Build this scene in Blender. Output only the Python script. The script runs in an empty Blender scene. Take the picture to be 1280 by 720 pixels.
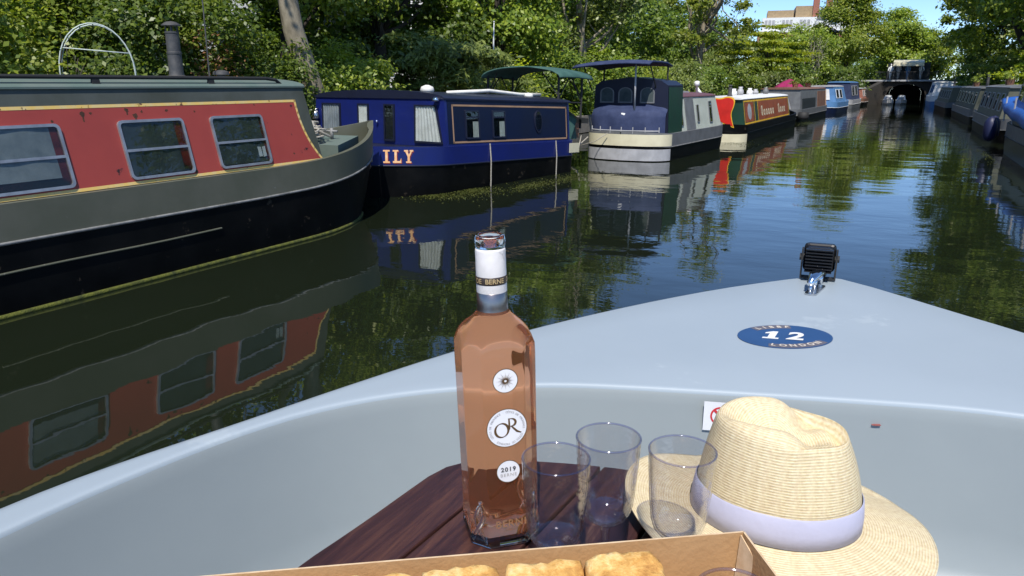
import bpy, math, random
import numpy as np
from math import sin, cos, pi, radians as R
from mathutils import Vector, Matrix

# ------------------------------------------------------------------ camera, world, sun, exposure
S = bpy.context.scene
COL = S.collection
cam_d = bpy.data.cameras.new('camera'); cam = bpy.data.objects.new('camera', cam_d); COL.objects.link(cam)
cam.location = (0, 0, 1.65); cam.rotation_euler = (R(90 - 15.43), 0, R(27.08))
cam_d.sensor_width = 36; cam_d.lens = 36 * 924 / 1280; cam_d.clip_start = 0.02; cam_d.clip_end = 3000
S.camera = cam
SUN_EL, SUN_AZ = 56, 158          # azimuth clockwise from +Y
W = bpy.data.worlds.new('World'); S.world = W; W.use_nodes = True
nt = W.node_tree
sky = nt.nodes.new('ShaderNodeTexSky'); sky.sky_type = 'NISHITA'; sky.sun_disc = False
sky.sun_elevation = R(SUN_EL); sky.sun_rotation = R(SUN_AZ)
sky.air_density = .68; sky.dust_density = 0; sky.ozone_density = 7.0; sky.altitude = 0
bg = nt.nodes['Background']; bg.inputs['Strength'].default_value = 0.15
nt.links.new(sky.outputs[0], bg.inputs['Color'])
sl = bpy.data.lights.new('sun', 'SUN'); sl.energy = 4.5; sl.angle = R(0.5); sl.color = (1, .95, .87)
so = bpy.data.objects.new('sun', sl); COL.objects.link(so)
sd = Vector((sin(R(SUN_AZ)) * cos(R(SUN_EL)), cos(R(SUN_AZ)) * cos(R(SUN_EL)), sin(R(SUN_EL))))
so.rotation_euler = (-sd).to_track_quat('-Z', 'Y').to_euler(); so.location = sd * 60
S.view_settings.view_transform = 'Standard'; S.view_settings.look = 'None'
S.view_settings.exposure = 0.3; S.view_settings.gamma = 1.0; S.view_settings.use_curve_mapping = False
cy = S.cycles
cy.max_bounces = 12; cy.transmission_bounces = 10; cy.transparent_max_bounces = 24; cy.diffuse_bounces = 3
cy.glossy_bounces = 4; cy.sample_clamp_indirect = 4.0; cy.blur_glossy = 0.5
cy.use_denoising = True
try: cy.denoiser = 'OPENIMAGEDENOISE'
except Exception: pass

# ------------------------------------------------------------------ materials
def nodes(name):
    m = bpy.data.materials.new(name); m.use_nodes = True
    t = m.node_tree; return m, t, t.nodes['Principled BSDF']
def N(t, kind, **kw):
    n = t.nodes.new(kind)
    for k, v in kw.items():
        if k in n.inputs: n.inputs[k].default_value = v
        else: setattr(n, k, v)
    return n
def ramp(t, pts):
    n = t.nodes.new('ShaderNodeValToRGB'); e = n.color_ramp.elements
    e[0].position, e[0].color = pts[0][0], (*pts[0][1], 1); e[1].position, e[1].color = pts[-1][0], (*pts[-1][1], 1)
    for p, c in pts[1:-1]:
        x = e.new(p); x.color = (*c, 1)
    return n
def mat(name, col, rough=.5, metal=0, col2=None, vscale=3, lo=.4, hi=.65, bump=0, bscale=60, stretch=None, coat=0, spots=None, sscale=9, slo=.68, spec=.5):
    """painted / worn surface: base colour, a second colour in noise patches, optional rust/dirt spots, fine bump"""
    m, t, b = nodes(name)
    b.inputs['Roughness'].default_value = rough; b.inputs['Metallic'].default_value = metal
    b.inputs['Coat Weight'].default_value = coat; b.inputs['Specular IOR Level'].default_value = spec
    tc = t.nodes.new('ShaderNodeTexCoord'); src = tc.outputs['Object']
    if stretch:
        mp = N(t, 'ShaderNodeMapping'); mp.inputs['Scale'].default_value = stretch
        t.links.new(src, mp.inputs[0]); src = mp.outputs[0]
    c2 = col2 or tuple(x * .8 for x in col)
    nz = N(t, 'ShaderNodeTexNoise', Scale=vscale, Detail=6, Roughness=.6); t.links.new(src, nz.inputs['Vector'])
    rp = ramp(t, [(lo, col), (hi, c2)]); t.links.new(nz.outputs[0], rp.inputs[0]); out = rp.outputs[0]
    if spots:
        n2 = N(t, 'ShaderNodeTexNoise', Scale=sscale, Detail=5, Roughness=.65); t.links.new(src, n2.inputs['Vector'])
        r2 = ramp(t, [(slo, (0, 0, 0)), (slo + .04, (1, 1, 1))]); t.links.new(n2.outputs[0], r2.inputs[0])
        mx = N(t, 'ShaderNodeMixRGB'); mx.inputs['Color2'].default_value = (*spots, 1)
        t.links.new(r2.outputs[0], mx.inputs[0]); t.links.new(out, mx.inputs['Color1']); out = mx.outputs[0]
    t.links.new(out, b.inputs['Base Color'])
    if bump:
        n3 = N(t, 'ShaderNodeTexNoise', Scale=bscale, Detail=4); t.links.new(src, n3.inputs['Vector'])
        bp = N(t, 'ShaderNodeBump', Strength=bump, Distance=.01); t.links.new(n3.outputs[0], bp.inputs['Height'])
        t.links.new(bp.outputs[0], b.inputs['Normal'])
    return m
def leafmat(name, a, b_, tl=.35):
    m, t, p = nodes(name)
    g = t.nodes.new('ShaderNodeNewGeometry'); oi = t.nodes.new('ShaderNodeObjectInfo')
    rp = ramp(t, [(0, a), (.6, tuple((x + y) / 2 for x, y in zip(a, b_))), (1, b_)])
    t.links.new(g.outputs['Random Per Island'], rp.inputs[0])
    hs = N(t, 'ShaderNodeHueSaturation'); ma = N(t, 'ShaderNodeMath', operation='MULTIPLY_ADD')
    ma.inputs[1].default_value = .5; ma.inputs[2].default_value = .75
    t.links.new(oi.outputs['Random'], ma.inputs[0]); t.links.new(ma.outputs[0], hs.inputs['Value']); t.links.new(rp.outputs[0], hs.inputs['Color'])
    t.links.new(hs.outputs[0], p.inputs['Base Color']); p.inputs['Roughness'].default_value = .42
    tr = t.nodes.new('ShaderNodeBsdfTranslucent')
    mx2 = N(t, 'ShaderNodeMixRGB', blend_type='MULTIPLY'); mx2.inputs[0].default_value = 1; mx2.inputs['Color2'].default_value = (1.5, 1.6, .5, 1)
    t.links.new(hs.outputs[0], mx2.inputs['Color1']); t.links.new(mx2.outputs[0], tr.inputs[0])
    mx = N(t, 'ShaderNodeMixShader'); mx.inputs[0].default_value = tl
    t.links.new(p.outputs[0], mx.inputs[1]); t.links.new(tr.outputs[0], mx.inputs[2])
    t.links.new(mx.outputs[0], t.nodes['Material Output'].inputs[0])
    return m
def thinglass(name, tint=(.97, .975, .99), ior=1.45, rough=.02, refl=1.0, ripple=0):
    """thin clear wall: see-through with Fresnel reflection"""
    m, t, p = nodes(name); t.nodes.remove(p)
    tr = t.nodes.new('ShaderNodeBsdfTransparent'); tr.inputs[0].default_value = (*tint, 1)
    gl = N(t, 'ShaderNodeBsdfGlossy', Roughness=rough); lw = N(t, 'ShaderNodeLayerWeight', Blend=.5)
    pw = N(t, 'ShaderNodeMath', operation='POWER'); pw.inputs[1].default_value = 3.4; t.links.new(lw.outputs['Facing'], pw.inputs[0])
    if ripple:
        tc = t.nodes.new('ShaderNodeTexCoord'); nz = N(t, 'ShaderNodeTexNoise', Scale=75, Detail=2); bp = N(t, 'ShaderNodeBump', Strength=ripple, Distance=.004)
        t.links.new(tc.outputs['Object'], nz.inputs['Vector']); t.links.new(nz.outputs[0], bp.inputs['Height']); t.links.new(bp.outputs[0], gl.inputs['Normal'])
    f0 = ((ior - 1) / (ior + 1)) ** 2 * refl
    mu = N(t, 'ShaderNodeMath', operation='MULTIPLY_ADD'); mu.inputs[1].default_value = min(.9, .75 * refl); mu.inputs[2].default_value = f0
    mx = N(t, 'ShaderNodeMixShader'); t.links.new(pw.outputs[0], mu.inputs[0]); t.links.new(mu.outputs[0], mx.inputs[0])
    t.links.new(tr.outputs[0], mx.inputs[1]); t.links.new(gl.outputs[0], mx.inputs[2])
    t.links.new(mx.outputs[0], t.nodes['Material Output'].inputs[0]); return m

M = {}
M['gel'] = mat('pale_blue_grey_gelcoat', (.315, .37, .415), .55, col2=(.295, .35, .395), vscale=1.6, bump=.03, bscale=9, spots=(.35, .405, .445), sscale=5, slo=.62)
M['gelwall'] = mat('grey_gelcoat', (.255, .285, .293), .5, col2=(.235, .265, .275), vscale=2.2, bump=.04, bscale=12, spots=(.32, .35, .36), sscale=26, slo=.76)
M['black'] = mat('black_hull_paint', (.0022, .0024, .0026), .5, spec=.12, col2=(.006, .006, .006), vscale=2, bump=.1, bscale=6, spots=(.045, .036, .026), sscale=6, slo=.64)
M['olive'] = mat('faded_olive_paint', (.092, .096, .066), .55, col2=(.12, .12, .088), vscale=1.7, bump=.05, bscale=20, spots=(.22, .21, .18), sscale=14, slo=.69)
M['oliveroof'] = mat('dark_olive_paint', (.050, .055, .040), .55, col2=(.07, .078, .066), vscale=2, spots=(.15, .08, .04), sscale=10, slo=.74)
M['teal'] = mat('faded_teal_roof_paint', (.105, .15, .13), .6, col2=(.14, .17, .15), vscale=2.5, spots=(.25, .27, .25), sscale=12, slo=.7)
M['red'] = mat('faded_oxide_red_paint', (.33, .050, .036), .5, col2=(.285, .042, .032), vscale=1.5, bump=.06, bscale=25, spots=(.02, .012, .01), sscale=5.5, slo=.655)
M['yellow'] = mat('yellow_coach_line', (.72, .48, .13), .5, col2=(.66, .5, .22), vscale=14, spots=(.14, .07, .03), sscale=16, slo=.62)
M['alu'] = mat('dull_aluminium', (.42, .42, .43), .42, .7, vscale=8, col2=(.3, .3, .31))
M['chrome'] = mat('chrome', (.8, .81, .83), .07, 1)
M['steel'] = mat('stainless_steel', (.6, .6, .6), .25, 1)
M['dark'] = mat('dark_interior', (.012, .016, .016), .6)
M['winglass'] = thinglass('window_glass', (.78, .81, .80), 1.5, .015, .8)
M['curtain'] = mat('grey_curtain_cloth', (.36, .38, .40), .9, col2=(.22, .245, .27), vscale=4)
M['curtaindark'] = mat('dark_green_curtain_cloth', (.065, .085, .085), .9, col2=(.035, .05, .052), vscale=5)
M['whitecurtain'] = mat('white_curtain_cloth', (.74, .73, .68), .9, col2=(.62, .61, .56), vscale=6)
M['blue'] = mat('deep_blue_paint', (.008, .016, .125), .32, col2=(.009, .016, .10), vscale=2, coat=.1, bump=.03, bscale=8)
M['navy'] = mat('navy_paint', (.004, .009, .034), .4, col2=(.006, .010, .028), vscale=2, coat=0, spec=.3, bump=.03, bscale=8)
M['navytop'] = mat('dark_navy_roof', (.008, .011, .03), .5, coat=.1)
M['gold'] = mat('dull_gold_line', (.36, .22, .13), .5)
M['letter'] = mat('peach_lettering', (.85, .46, .20), .5, col2=(.9, .6, .35), vscale=20)
M['letterred'] = mat('red_letter_shadow', (.25, .03, .03), .5)
M['canvasblue'] = mat('navy_canvas', (.018, .03, .085), .8, col2=(.03, .045, .11), vscale=6, bump=.3, bscale=40)
M['canvasgreen'] = mat('green_canvas', (.03, .085, .07), .75, col2=(.05, .12, .10), vscale=5, bump=.3, bscale=40)
M['greenpaint'] = mat('dark_green_paint', (.012, .05, .03), .4, col2=(.015, .04, .028), vscale=3)
M['cream'] = mat('cream_paint', (.68, .63, .44), .45, col2=(.6, .55, .38), vscale=3, spots=(.25, .2, .12), sscale=14, slo=.72)
M['paleside'] = mat('pale_green_grey_paint', (.50, .53, .45), .5, col2=(.43, .46, .39), vscale=3)
M['greyhull'] = mat('grey_paint', (.16, .165, .17), .5, col2=(.12, .125, .13), vscale=4)
M['strake'] = mat('scuffed_grey_steel', (.22, .22, .215), .6, col2=(.12, .12, .115), vscale=9)
M['palegrey'] = mat('pale_grey_paint', (.42, .42, .43), .5, col2=(.32, .32, .33), vscale=4)
M['maroon'] = mat('faded_maroon_roof', (.14, .06, .07), .6, col2=(.11, .05, .055), vscale=3)
M['scarlet'] = mat('scarlet_paint', (.62, .025, .016), .4, coat=.2)
M['amber'] = mat('yellow_paint', (.80, .47, .03), .45)
M['signred'] = mat('brown_red_panel', (.30, .07, .02), .45, col2=(.22, .05, .018), vscale=3)
M['brown'] = mat('brown_boat_paint', (.20, .10, .06), .6, col2=(.14, .07, .045), vscale=3)
M['white'] = mat('white_paint', (.78, .78, .76), .45, col2=(.7, .7, .69), vscale=5)
M['bluetarp'] = mat('bright_blue_tarpaulin', (.015, .13, .55), .5, col2=(.02, .11, .45), vscale=7, bump=.4, bscale=12)
M['skyblue'] = mat('sky_blue_paint', (.10, .24, .48), .5)
M['fender'] = mat('dark_blue_fender', (.012, .016, .06), .5)
M['rubber'] = mat('black_rubber', (.02, .02, .02), .7)
M['rope'] = mat('grey_rope', (.42, .39, .33), .95, col2=(.28, .26, .22), vscale=60, bump=.6, bscale=300)
M['magenta'] = mat('magenta_canvas', (.30, .01, .09), .8)
M['stove'] = mat('sooty_stove_pipe', (.06, .06, .062), .55, .3, col2=(.1, .095, .09), vscale=12)
M['weed'] = mat('waterline_weed', (.10, .11, .012), .9, col2=(.03, .04, .008), vscale=14, bump=1, bscale=80)
M['archpaint'] = mat('weathered_white_metal', (.55, .62, .58), .6, col2=(.4, .45, .42), vscale=20)
M['soil'] = mat('bank_soil', (.05, .045, .03), .95, col2=(.035, .05, .02), vscale=1.2, bump=.8, bscale=12)
M['stone'] = mat('canal_coping_stone', (.22, .2, .17), .9, col2=(.14, .13, .11), vscale=2, bump=.6, bscale=20)
M['wood'] = None
M['card'] = mat('brown_cardboard', (.40, .235, .105), .85, col2=(.365, .21, .092), vscale=30, bump=.12, bscale=250)
M['cardedge'] = mat('cardboard_cut_edge', (.66, .50, .32), .9, col2=(.55, .38, .22), vscale=90)
M['plastic'] = thinglass('clear_plastic', (.97, .97, .985), 1.5, .035, 2.3, .4)
M['plasticrim'] = thinglass('clear_plastic_rim', (.84, .83, .94), 1.6, .1, 1.6)
M['label'] = mat('white_paper_label', (.80, .80, .82), .6)
M['labelgold'] = mat('bronze_foil', (.17, .10, .045), .4, .4)
M['labelgrey'] = mat('grey_print', (.36, .34, .33), .6)
M['ink'] = mat('dark_print', (.05, .05, .06), .6)
M['foilwhite'] = mat('white_capsule_foil', (.78, .76, .75), .32, vscale=15, bump=.1, bscale=60)
M['foilband'] = mat('dark_capsule_band', (.045, .032, .025), .4)
M['foilgold'] = mat('gold_print', (.75, .55, .28), .35, .5)
M['lampblack'] = mat('black_anodised_metal', (.018, .018, .02), .38, .5)
M['badge'] = mat('blue_vinyl', (.022, .070, .185), .5, col2=(.019, .062, .165), vscale=12)
M['badgetext'] = mat('white_vinyl', (.80, .80, .78), .5)
M['badgesmall'] = mat('beige_vinyl', (.68, .60, .50), .5)
M['badgedark'] = mat('grey_brown_vinyl', (.13, .12, .14), .5)
M['signred2'] = mat('warning_red_print', (.60, .03, .04), .5)
M['ribbon'] = mat('lilac_white_ribbon', (.46, .46, .585), .7, col2=(.41, .41, .53), vscale=9, bump=.25, bscale=22)
M['brick'] = None

def wood():
    m, t, b = nodes('dark_stained_wood')
    tc = t.nodes.new('ShaderNodeTexCoord'); mp = N(t, 'ShaderNodeMapping'); mp.inputs['Scale'].default_value = (26, 2.2, 26)
    mp.inputs['Rotation'].default_value = (0, 0, R(-4))
    t.links.new(tc.outputs['Object'], mp.inputs[0])
    nz = N(t, 'ShaderNodeTexNoise', Scale=2.2, Detail=9, Roughness=.7, Distortion=.4); t.links.new(mp.outputs[0], nz.inputs['Vector'])
    rp = ramp(t, [(.3, (.016, .008, .010)), (.50, (.045, .019, .019)), (.64, (.088, .038, .028)), (.76, (.21, .11, .07))]); t.links.new(nz.outputs[0], rp.inputs[0])
    t.links.new(rp.outputs[0], b.inputs['Base Color']); b.inputs['Roughness'].default_value = .38
    bp = N(t, 'ShaderNodeBump', Strength=.25, Distance=.002); t.links.new(nz.outputs[0], bp.inputs['Height']); t.links.new(bp.outputs[0], b.inputs['Normal'])
    return m
M['wood'] = wood()
def brickmat(name, a, b_, mortar, scale=1.0):
    m, t, b = nodes(name)
    tc = t.nodes.new('ShaderNodeTexCoord'); sx = t.nodes.new('ShaderNodeSeparateXYZ'); cx = t.nodes.new('ShaderNodeCombineXYZ')
    ad = N(t, 'ShaderNodeMath', operation='ADD')
    t.links.new(tc.outputs['Object'], sx.inputs[0]); t.links.new(sx.outputs[0], ad.inputs[0]); t.links.new(sx.outputs[1], ad.inputs[1])
    t.links.new(ad.outputs[0], cx.inputs[0]); t.links.new(sx.outputs[2], cx.inputs[1])
    br = N(t, 'ShaderNodeTexBrick', Scale=scale); br.inputs['Color1'].default_value = (*a, 1); br.inputs['Color2'].default_value = (*b_, 1)
    br.inputs['Mortar'].default_value = (*mortar, 1); br.inputs['Brick Width'].default_value = .23; br.inputs['Row Height'].default_value = .075; br.inputs['Mortar Size'].default_value = .008
    t.links.new(cx.outputs[0], br.inputs['Vector']); t.links.new(br.outputs[0], b.inputs['Base Color']); b.inputs['Roughness'].default_value = .9
    return m
M['brick'] = brickmat('red_brick', (.36, .10, .055), (.28, .08, .045), (.3, .24, .2))
M['darkbrick'] = brickmat('sooty_brick', (.03, .027, .022), (.045, .036, .028), (.025, .022, .02))
def straw():
    m, t, b = nodes('woven_straw')
    at = N(t, 'ShaderNodeAttribute'); at.attribute_name = 'ring'; an = N(t, 'ShaderNodeAttribute'); an.attribute_name = 'turn'
    def wave(sock, k):
        mu = N(t, 'ShaderNodeMath', operation='MULTIPLY'); mu.inputs[1].default_value = k; t.links.new(sock, mu.inputs[0])
        si = N(t, 'ShaderNodeMath', operation='SINE'); t.links.new(mu.outputs[0], si.inputs[0]); return si.outputs[0]
    tc = t.nodes.new('ShaderNodeTexCoord'); nz = N(t, 'ShaderNodeTexNoise', Scale=45, Detail=3); t.links.new(tc.outputs['Object'], nz.inputs['Vector'])
    wob = N(t, 'ShaderNodeMath', operation='MULTIPLY_ADD'); wob.inputs[1].default_value = .0016; t.links.new(nz.outputs[0], wob.inputs[0]); t.links.new(at.outputs['Fac'], wob.inputs[2])
    a = wave(wob.outputs[0], 2 * pi / .0026)
    sh = N(t, 'ShaderNodeMath', operation='MULTIPLY_ADD'); sh.inputs[1].default_value = 1.2; t.links.new(a, sh.inputs[0])
    m2 = N(t, 'ShaderNodeMath', operation='MULTIPLY'); m2.inputs[1].default_value = 210; t.links.new(an.outputs['Fac'], m2.inputs[0]); t.links.new(m2.outputs[0], sh.inputs[2])
    si = N(t, 'ShaderNodeMath', operation='SINE'); t.links.new(sh.outputs[0], si.inputs[0])
    mx = N(t, 'ShaderNodeMath', operation='MULTIPLY_ADD'); mx.inputs[1].default_value = .35; t.links.new(si.outputs[0], mx.inputs[0]); t.links.new(a, mx.inputs[2])
    mr = N(t, 'ShaderNodeMapRange'); mr.inputs['From Min'].default_value = -1.3; mr.inputs['From Max'].default_value = 1.0; t.links.new(mx.outputs[0], mr.inputs[0])
    rp = ramp(t, [(0, (.53, .42, .235)), (.4, (.60, .495, .30)), (1, (.66, .565, .385))]); t.links.new(mr.outputs[0], rp.inputs[0])
    n2 = N(t, 'ShaderNodeTexNoise', Scale=300, Detail=2); t.links.new(tc.outputs['Object'], n2.inputs['Vector'])
    mm = N(t, 'ShaderNodeMixRGB', blend_type='OVERLAY'); mm.inputs[0].default_value = .35; t.links.new(rp.outputs[0], mm.inputs['Color1']); t.links.new(n2.outputs[0], mm.inputs['Color2'])
    t.links.new(mm.outputs[0], b.inputs['Base Color']); b.inputs['Roughness'].default_value = .65
    bp = N(t, 'ShaderNodeBump', Strength=.3, Distance=.0005); t.links.new(mx.outputs[0], bp.inputs['Height']); t.links.new(bp.outputs[0], b.inputs['Normal'])
    return m
M['straw'] = straw()
def breadmat():
    m, t, b = nodes('toasted_bread_crust')
    tc = t.nodes.new('ShaderNodeTexCoord'); nz = N(t, 'ShaderNodeTexNoise', Scale=38, Detail=7, Roughness=.7); t.links.new(tc.outputs['Object'], nz.inputs['Vector'])
    rp = ramp(t, [(.33, (.36, .15, .035)), (.47, (.62, .34, .09)), (.58, (.78, .52, .20)), (.72, (.84, .70, .42))]); t.links.new(nz.outputs[0], rp.inputs[0])
    t.links.new(rp.outputs[0], b.inputs['Base Color']); b.inputs['Roughness'].default_value = .7
    bp = N(t, 'ShaderNodeBump', Strength=.8, Distance=.004); t.links.new(nz.outputs[0], bp.inputs['Height']); t.links.new(bp.outputs[0], b.inputs['Normal'])
    return m
M['bread'] = breadmat()
def watermat():
    m, t, b = nodes('canal_water')
    b.inputs['Base Color'].default_value = (.010, .014, .007, 1); b.inputs['Roughness'].default_value = .015; b.inputs['IOR'].default_value = 1.45; b.inputs['Specular IOR Level'].default_value = .85
    tc = t.nodes.new('ShaderNodeTexCoord')
    mp = N(t, 'ShaderNodeMapping'); mp.inputs['Rotation'].default_value = (0, 0, R(-20)); mp.inputs['Scale'].default_value = (.55, 1, 1); t.links.new(tc.outputs['Object'], mp.inputs[0])
    n1 = N(t, 'ShaderNodeTexNoise', Scale=.9, Detail=2, Roughness=.5); n2 = N(t, 'ShaderNodeTexNoise', Scale=4.5, Detail=3, Roughness=.55, Distortion=.3)
    n3 = N(t, 'ShaderNodeTexNoise', Scale=.12, Detail=2)
    for n in (n1, n2, n3): t.links.new(mp.outputs[0], n.inputs['Vector'])
    cal = ramp(t, [(.38, (.12, .12, .12)), (.62, (1, 1, 1))]); t.links.new(n3.outputs[0], cal.inputs[0])
    mu = N(t, 'ShaderNodeMath', operation='MULTIPLY'); t.links.new(n2.outputs[0], mu.inputs[0]); t.links.new(cal.outputs[0], mu.inputs[1])
    b1 = N(t, 'ShaderNodeBump', Strength=1, Distance=WAVE1); t.links.new(n1.outputs[0], b1.inputs['Height'])
    b2 = N(t, 'ShaderNodeBump', Strength=1, Distance=WAVE2); t.links.new(mu.outputs[0], b2.inputs['Height']); t.links.new(b1.outputs[0], b2.inputs['Normal'])
    t.links.new(b2.outputs[0], b.inputs['Normal'])
    return m
WAVE1, WAVE2 = .011, .0030
M['water'] = watermat()
def winemat():
    m, t, b = nodes('rose_wine_in_clear_glass')
    b.inputs['Base Color'].default_value = (1.0, .47, .25, 1); b.inputs['Roughness'].default_value = .0
    b.inputs['IOR'].default_value = 1.34; b.inputs['Transmission Weight'].default_value = 1
    tl = N(t, 'ShaderNodeBsdfTranslucent'); tl.inputs[0].default_value = (.9, .42, .20, 1)
    df = N(t, 'ShaderNodeBsdfDiffuse'); df.inputs[0].default_value = (.86, .36, .17, 1)
    ad = N(t, 'ShaderNodeMixShader'); ad.inputs[0].default_value = .5; t.links.new(tl.outputs[0], ad.inputs[1]); t.links.new(df.outputs[0], ad.inputs[2])
    mx = N(t, 'ShaderNodeMixShader'); mx.inputs[0].default_value = WINE_MIX; t.links.new(b.outputs[0], mx.inputs[1]); t.links.new(ad.outputs[0], mx.inputs[2])
    t.links.new(mx.outputs[0], t.nodes['Material Output'].inputs[0]); return m
WINE_MIX = .10
M['wine'] = winemat()
def clearglass():
    m, t, b = nodes('clear_bottle_glass')
    b.inputs['Base Color'].default_value = (.96, .97, .96, 1); b.inputs['Roughness'].default_value = 0; b.inputs['IOR'].default_value = 1.45; b.inputs['Transmission Weight'].default_value = 1
    return m
M['glass'] = clearglass()
M['bark'] = mat('dark_bark', (.055, .045, .035), .95, col2=(.03, .026, .02), vscale=6, bump=1, bscale=18, stretch=(1, 1, .3))
M['palebark'] = mat('pale_plane_bark', (.30, .26, .19), .9, col2=(.17, .145, .10), vscale=5, bump=1, bscale=14, stretch=(1, 1, .5))
M['greybark'] = mat('bleached_dead_wood', (.34, .31, .25), .9, col2=(.22, .2, .16), vscale=5)
M['leaf'] = leafmat('mid_green_leaves', (0.092, 0.156, 0.017), (0.270, 0.325, 0.036))
M['leafdark'] = leafmat('dark_green_leaves', (0.054, 0.103, 0.015), (0.177, 0.237, 0.028), .34)
M['leaflight'] = leafmat('light_green_leaves', (0.135, 0.206, 0.021), (0.355, 0.388, 0.053), .42)
M['leaflime'] = leafmat('lime_green_leaves', (0.241, 0.325, 0.013), (0.469, 0.488, 0.019), .45)
M['leafolive'] = leafmat('feathery_grey_green_leaves', (0.099, 0.138, 0.032), (0.213, 0.250, 0.058), .3)
M['leafdry'] = leafmat('dry_reddish_leaves', (.16, .07, .03), (.24, .13, .06), .3)
M['leafpond'] = leafmat('floating_weed', (.04, .055, .012), (.11, .115, .03), .1)

# ------------------------------------------------------------------ mesh helpers
class MB:
    def __init__(s): s.v, s.f, s.m = [], [], []; s.cur = 0
    def add(s, vs, fs):
        o = len(s.v); s.v += [tuple(map(float, v)) for v in vs]
        for f in fs: s.f.append([o + i for i in f]); s.m.append(s.cur)
        return s
    def box(s, c, d, rot=None, taper=1.0):
        x, y, z = (k / 2 for k in d)
        vs = [(-x, -y, -z), (x, -y, -z), (x, y, -z), (-x, y, -z), (-x * taper, -y * taper, z), (x * taper, -y * taper, z), (x * taper, y * taper, z), (-x * taper, y * taper, z)]
        if rot is not None: vs = [tuple(rot @ Vector(v)) for v in vs]
        vs = [(v[0] + c[0], v[1] + c[1], v[2] + c[2]) for v in vs]
        return s.add(vs, [(3, 2, 1, 0), (4, 5, 6, 7), (0, 1, 5, 4), (1, 2, 6, 5), (2, 3, 7, 6), (3, 0, 4, 7)])
    def loft(s, rings, closed=True, cap=True):
        n = len(rings[0]); vs = [p for r in rings for p in r]; fs = []
        for i in range(len(rings) - 1):
            for j in range(n if closed else n - 1):
                k = (j + 1) % n; fs.append((i * n + j, i * n + k, (i + 1) * n + k, (i + 1) * n + j))
        if cap and closed:
            fs.append(tuple(range(n))[::-1]); fs.append(tuple((len(rings) - 1) * n + j for j in range(n)))
        return s.add(vs, fs)
    def tube(s, pts, r, n=8, cap=True):
        pts = [Vector(p) for p in pts]; rs = r if isinstance(r, (list, tuple)) else [r] * len(pts); rings = []
        up = None
        for i, p in enumerate(pts):
            d = (pts[min(i + 1, len(pts) - 1)] - pts[max(i - 1, 0)])
            if d.length < 1e-9: d = Vector((0, 0, 1))
            d.normalize()
            if up is None: up = Vector((0, 0, 1)) if abs(d.z) < .9 else Vector((1, 0, 0))
            a = d.cross(up)
            if a.length < 1e-6: a = d.cross(Vector((0, 1, .1)))
            a.normalize(); b = a.cross(d).normalized(); up = b
            rings.append([tuple(p + rs[i] * (cos(2 * pi * k / n) * a + sin(2 * pi * k / n) * b)) for k in range(n)])
        return s.loft(rings, True, cap)
    def lathe(s, prof, c=(0, 0, 0), n=24, cap=True):
        rings = [[(c[0] + r * cos(2 * pi * k / n), c[1] + r * sin(2 * pi * k / n), c[2] + z) for k in range(n)] for r, z in prof]
        return s.loft(rings, True, cap)
    def plate(s, fr, outline, d0, d1):
        """extruded flat outline in a frame fr(u, v, d)"""
        n = len(outline); vs = [fr(u, v, d0) for u, v in outline] + [fr(u, v, d1) for u, v in outline]
        fs = [tuple(range(n))[::-1], tuple(range(n, 2 * n))] + [(i, (i + 1) % n, n + (i + 1) % n, n + i) for i in range(n)]
        return s.add(vs, fs)
    def ringplate(s, fr, outer, inner, d0, d1):
        n = len(outer); vs = [fr(u, v, d0) for u, v in outer] + [fr(u, v, d0) for u, v in inner] + [fr(u, v, d1) for u, v in outer] + [fr(u, v, d1) for u, v in inner]; fs = []
        for i in range(n):
            j = (i + 1) % n
            fs += [(2 * n + i, 2 * n + j, 3 * n + j, 3 * n + i), (i, j, 2 * n + j, 2 * n + i), (n + j, n + i, 3 * n + i, 3 * n + j), (j, i, n + i, n + j)]
        return s.add(vs, fs)
    def build(s, name, mats, parent=None, smooth=False, world=False, loc=None):
        me = bpy.data.meshes.new(name); vs = s.v
        if world and parent is not None:
            mi = parent.matrix_basis.inverted(); vs = [tuple(mi @ Vector(v)) for v in vs]
        me.from_pydata(vs, [], s.f)
        for m in (mats if isinstance(mats, (list, tuple)) else [mats]): me.materials.append(m)
        if any(s.m): me.polygons.foreach_set('material_index', s.m)
        if smooth: me.polygons.foreach_set('use_smooth', [True] * len(me.polygons))
        me.validate(); me.update()
        o = bpy.data.objects.new(name, me); COL.objects.link(o)
        if parent is not None: o.parent = parent
        if loc: o.location = loc
        return o
def recalc(o):
    import bmesh
    b = bmesh.new(); b.from_mesh(o.data); bmesh.ops.recalc_face_normals(b, faces=b.faces); b.to_mesh(o.data); b.free(); return o
def autosmooth(o, ang=35):
    me = o.data; me.polygons.foreach_set('use_smooth', [True] * len(me.polygons))
    try: me.set_sharp_from_angle(angle=R(ang))
    except Exception: pass
    return o
def tag(o, label, cat, group=None, kind=None):
    if label: o['label'] = label
    if cat: o['category'] = cat
    if group: o['group'] = group
    if kind: o['kind'] = kind
    return o
def thing(name, label, cat, loc=(0, 0, 0), rot=(0, 0, 0), group=None):
    o = bpy.data.objects.new(name, None); COL.objects.link(o); o.location = loc; o.rotation_euler = rot
    o.matrix_basis  # location and rotation define the frame
    return tag(o, label, cat, group)
def structure(o): o['kind'] = 'structure'; return o
def copy_tree(src, loc, rot=(0, 0, 0), scale=1.0, label=None, group=None):
    c = src.copy(); COL.objects.link(c); c.location = loc; c.rotation_euler = rot; c.scale = scale if isinstance(scale, tuple) else (scale,) * 3
    if label: c['label'] = label
    if group: c['group'] = group
    for ch in [o for o in src.children]:
        k = ch.copy(); COL.objects.link(k); k.parent = c
        for g in ch.children:
            q = g.copy(); COL.objects.link(q); q.parent = k
    return c
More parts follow.
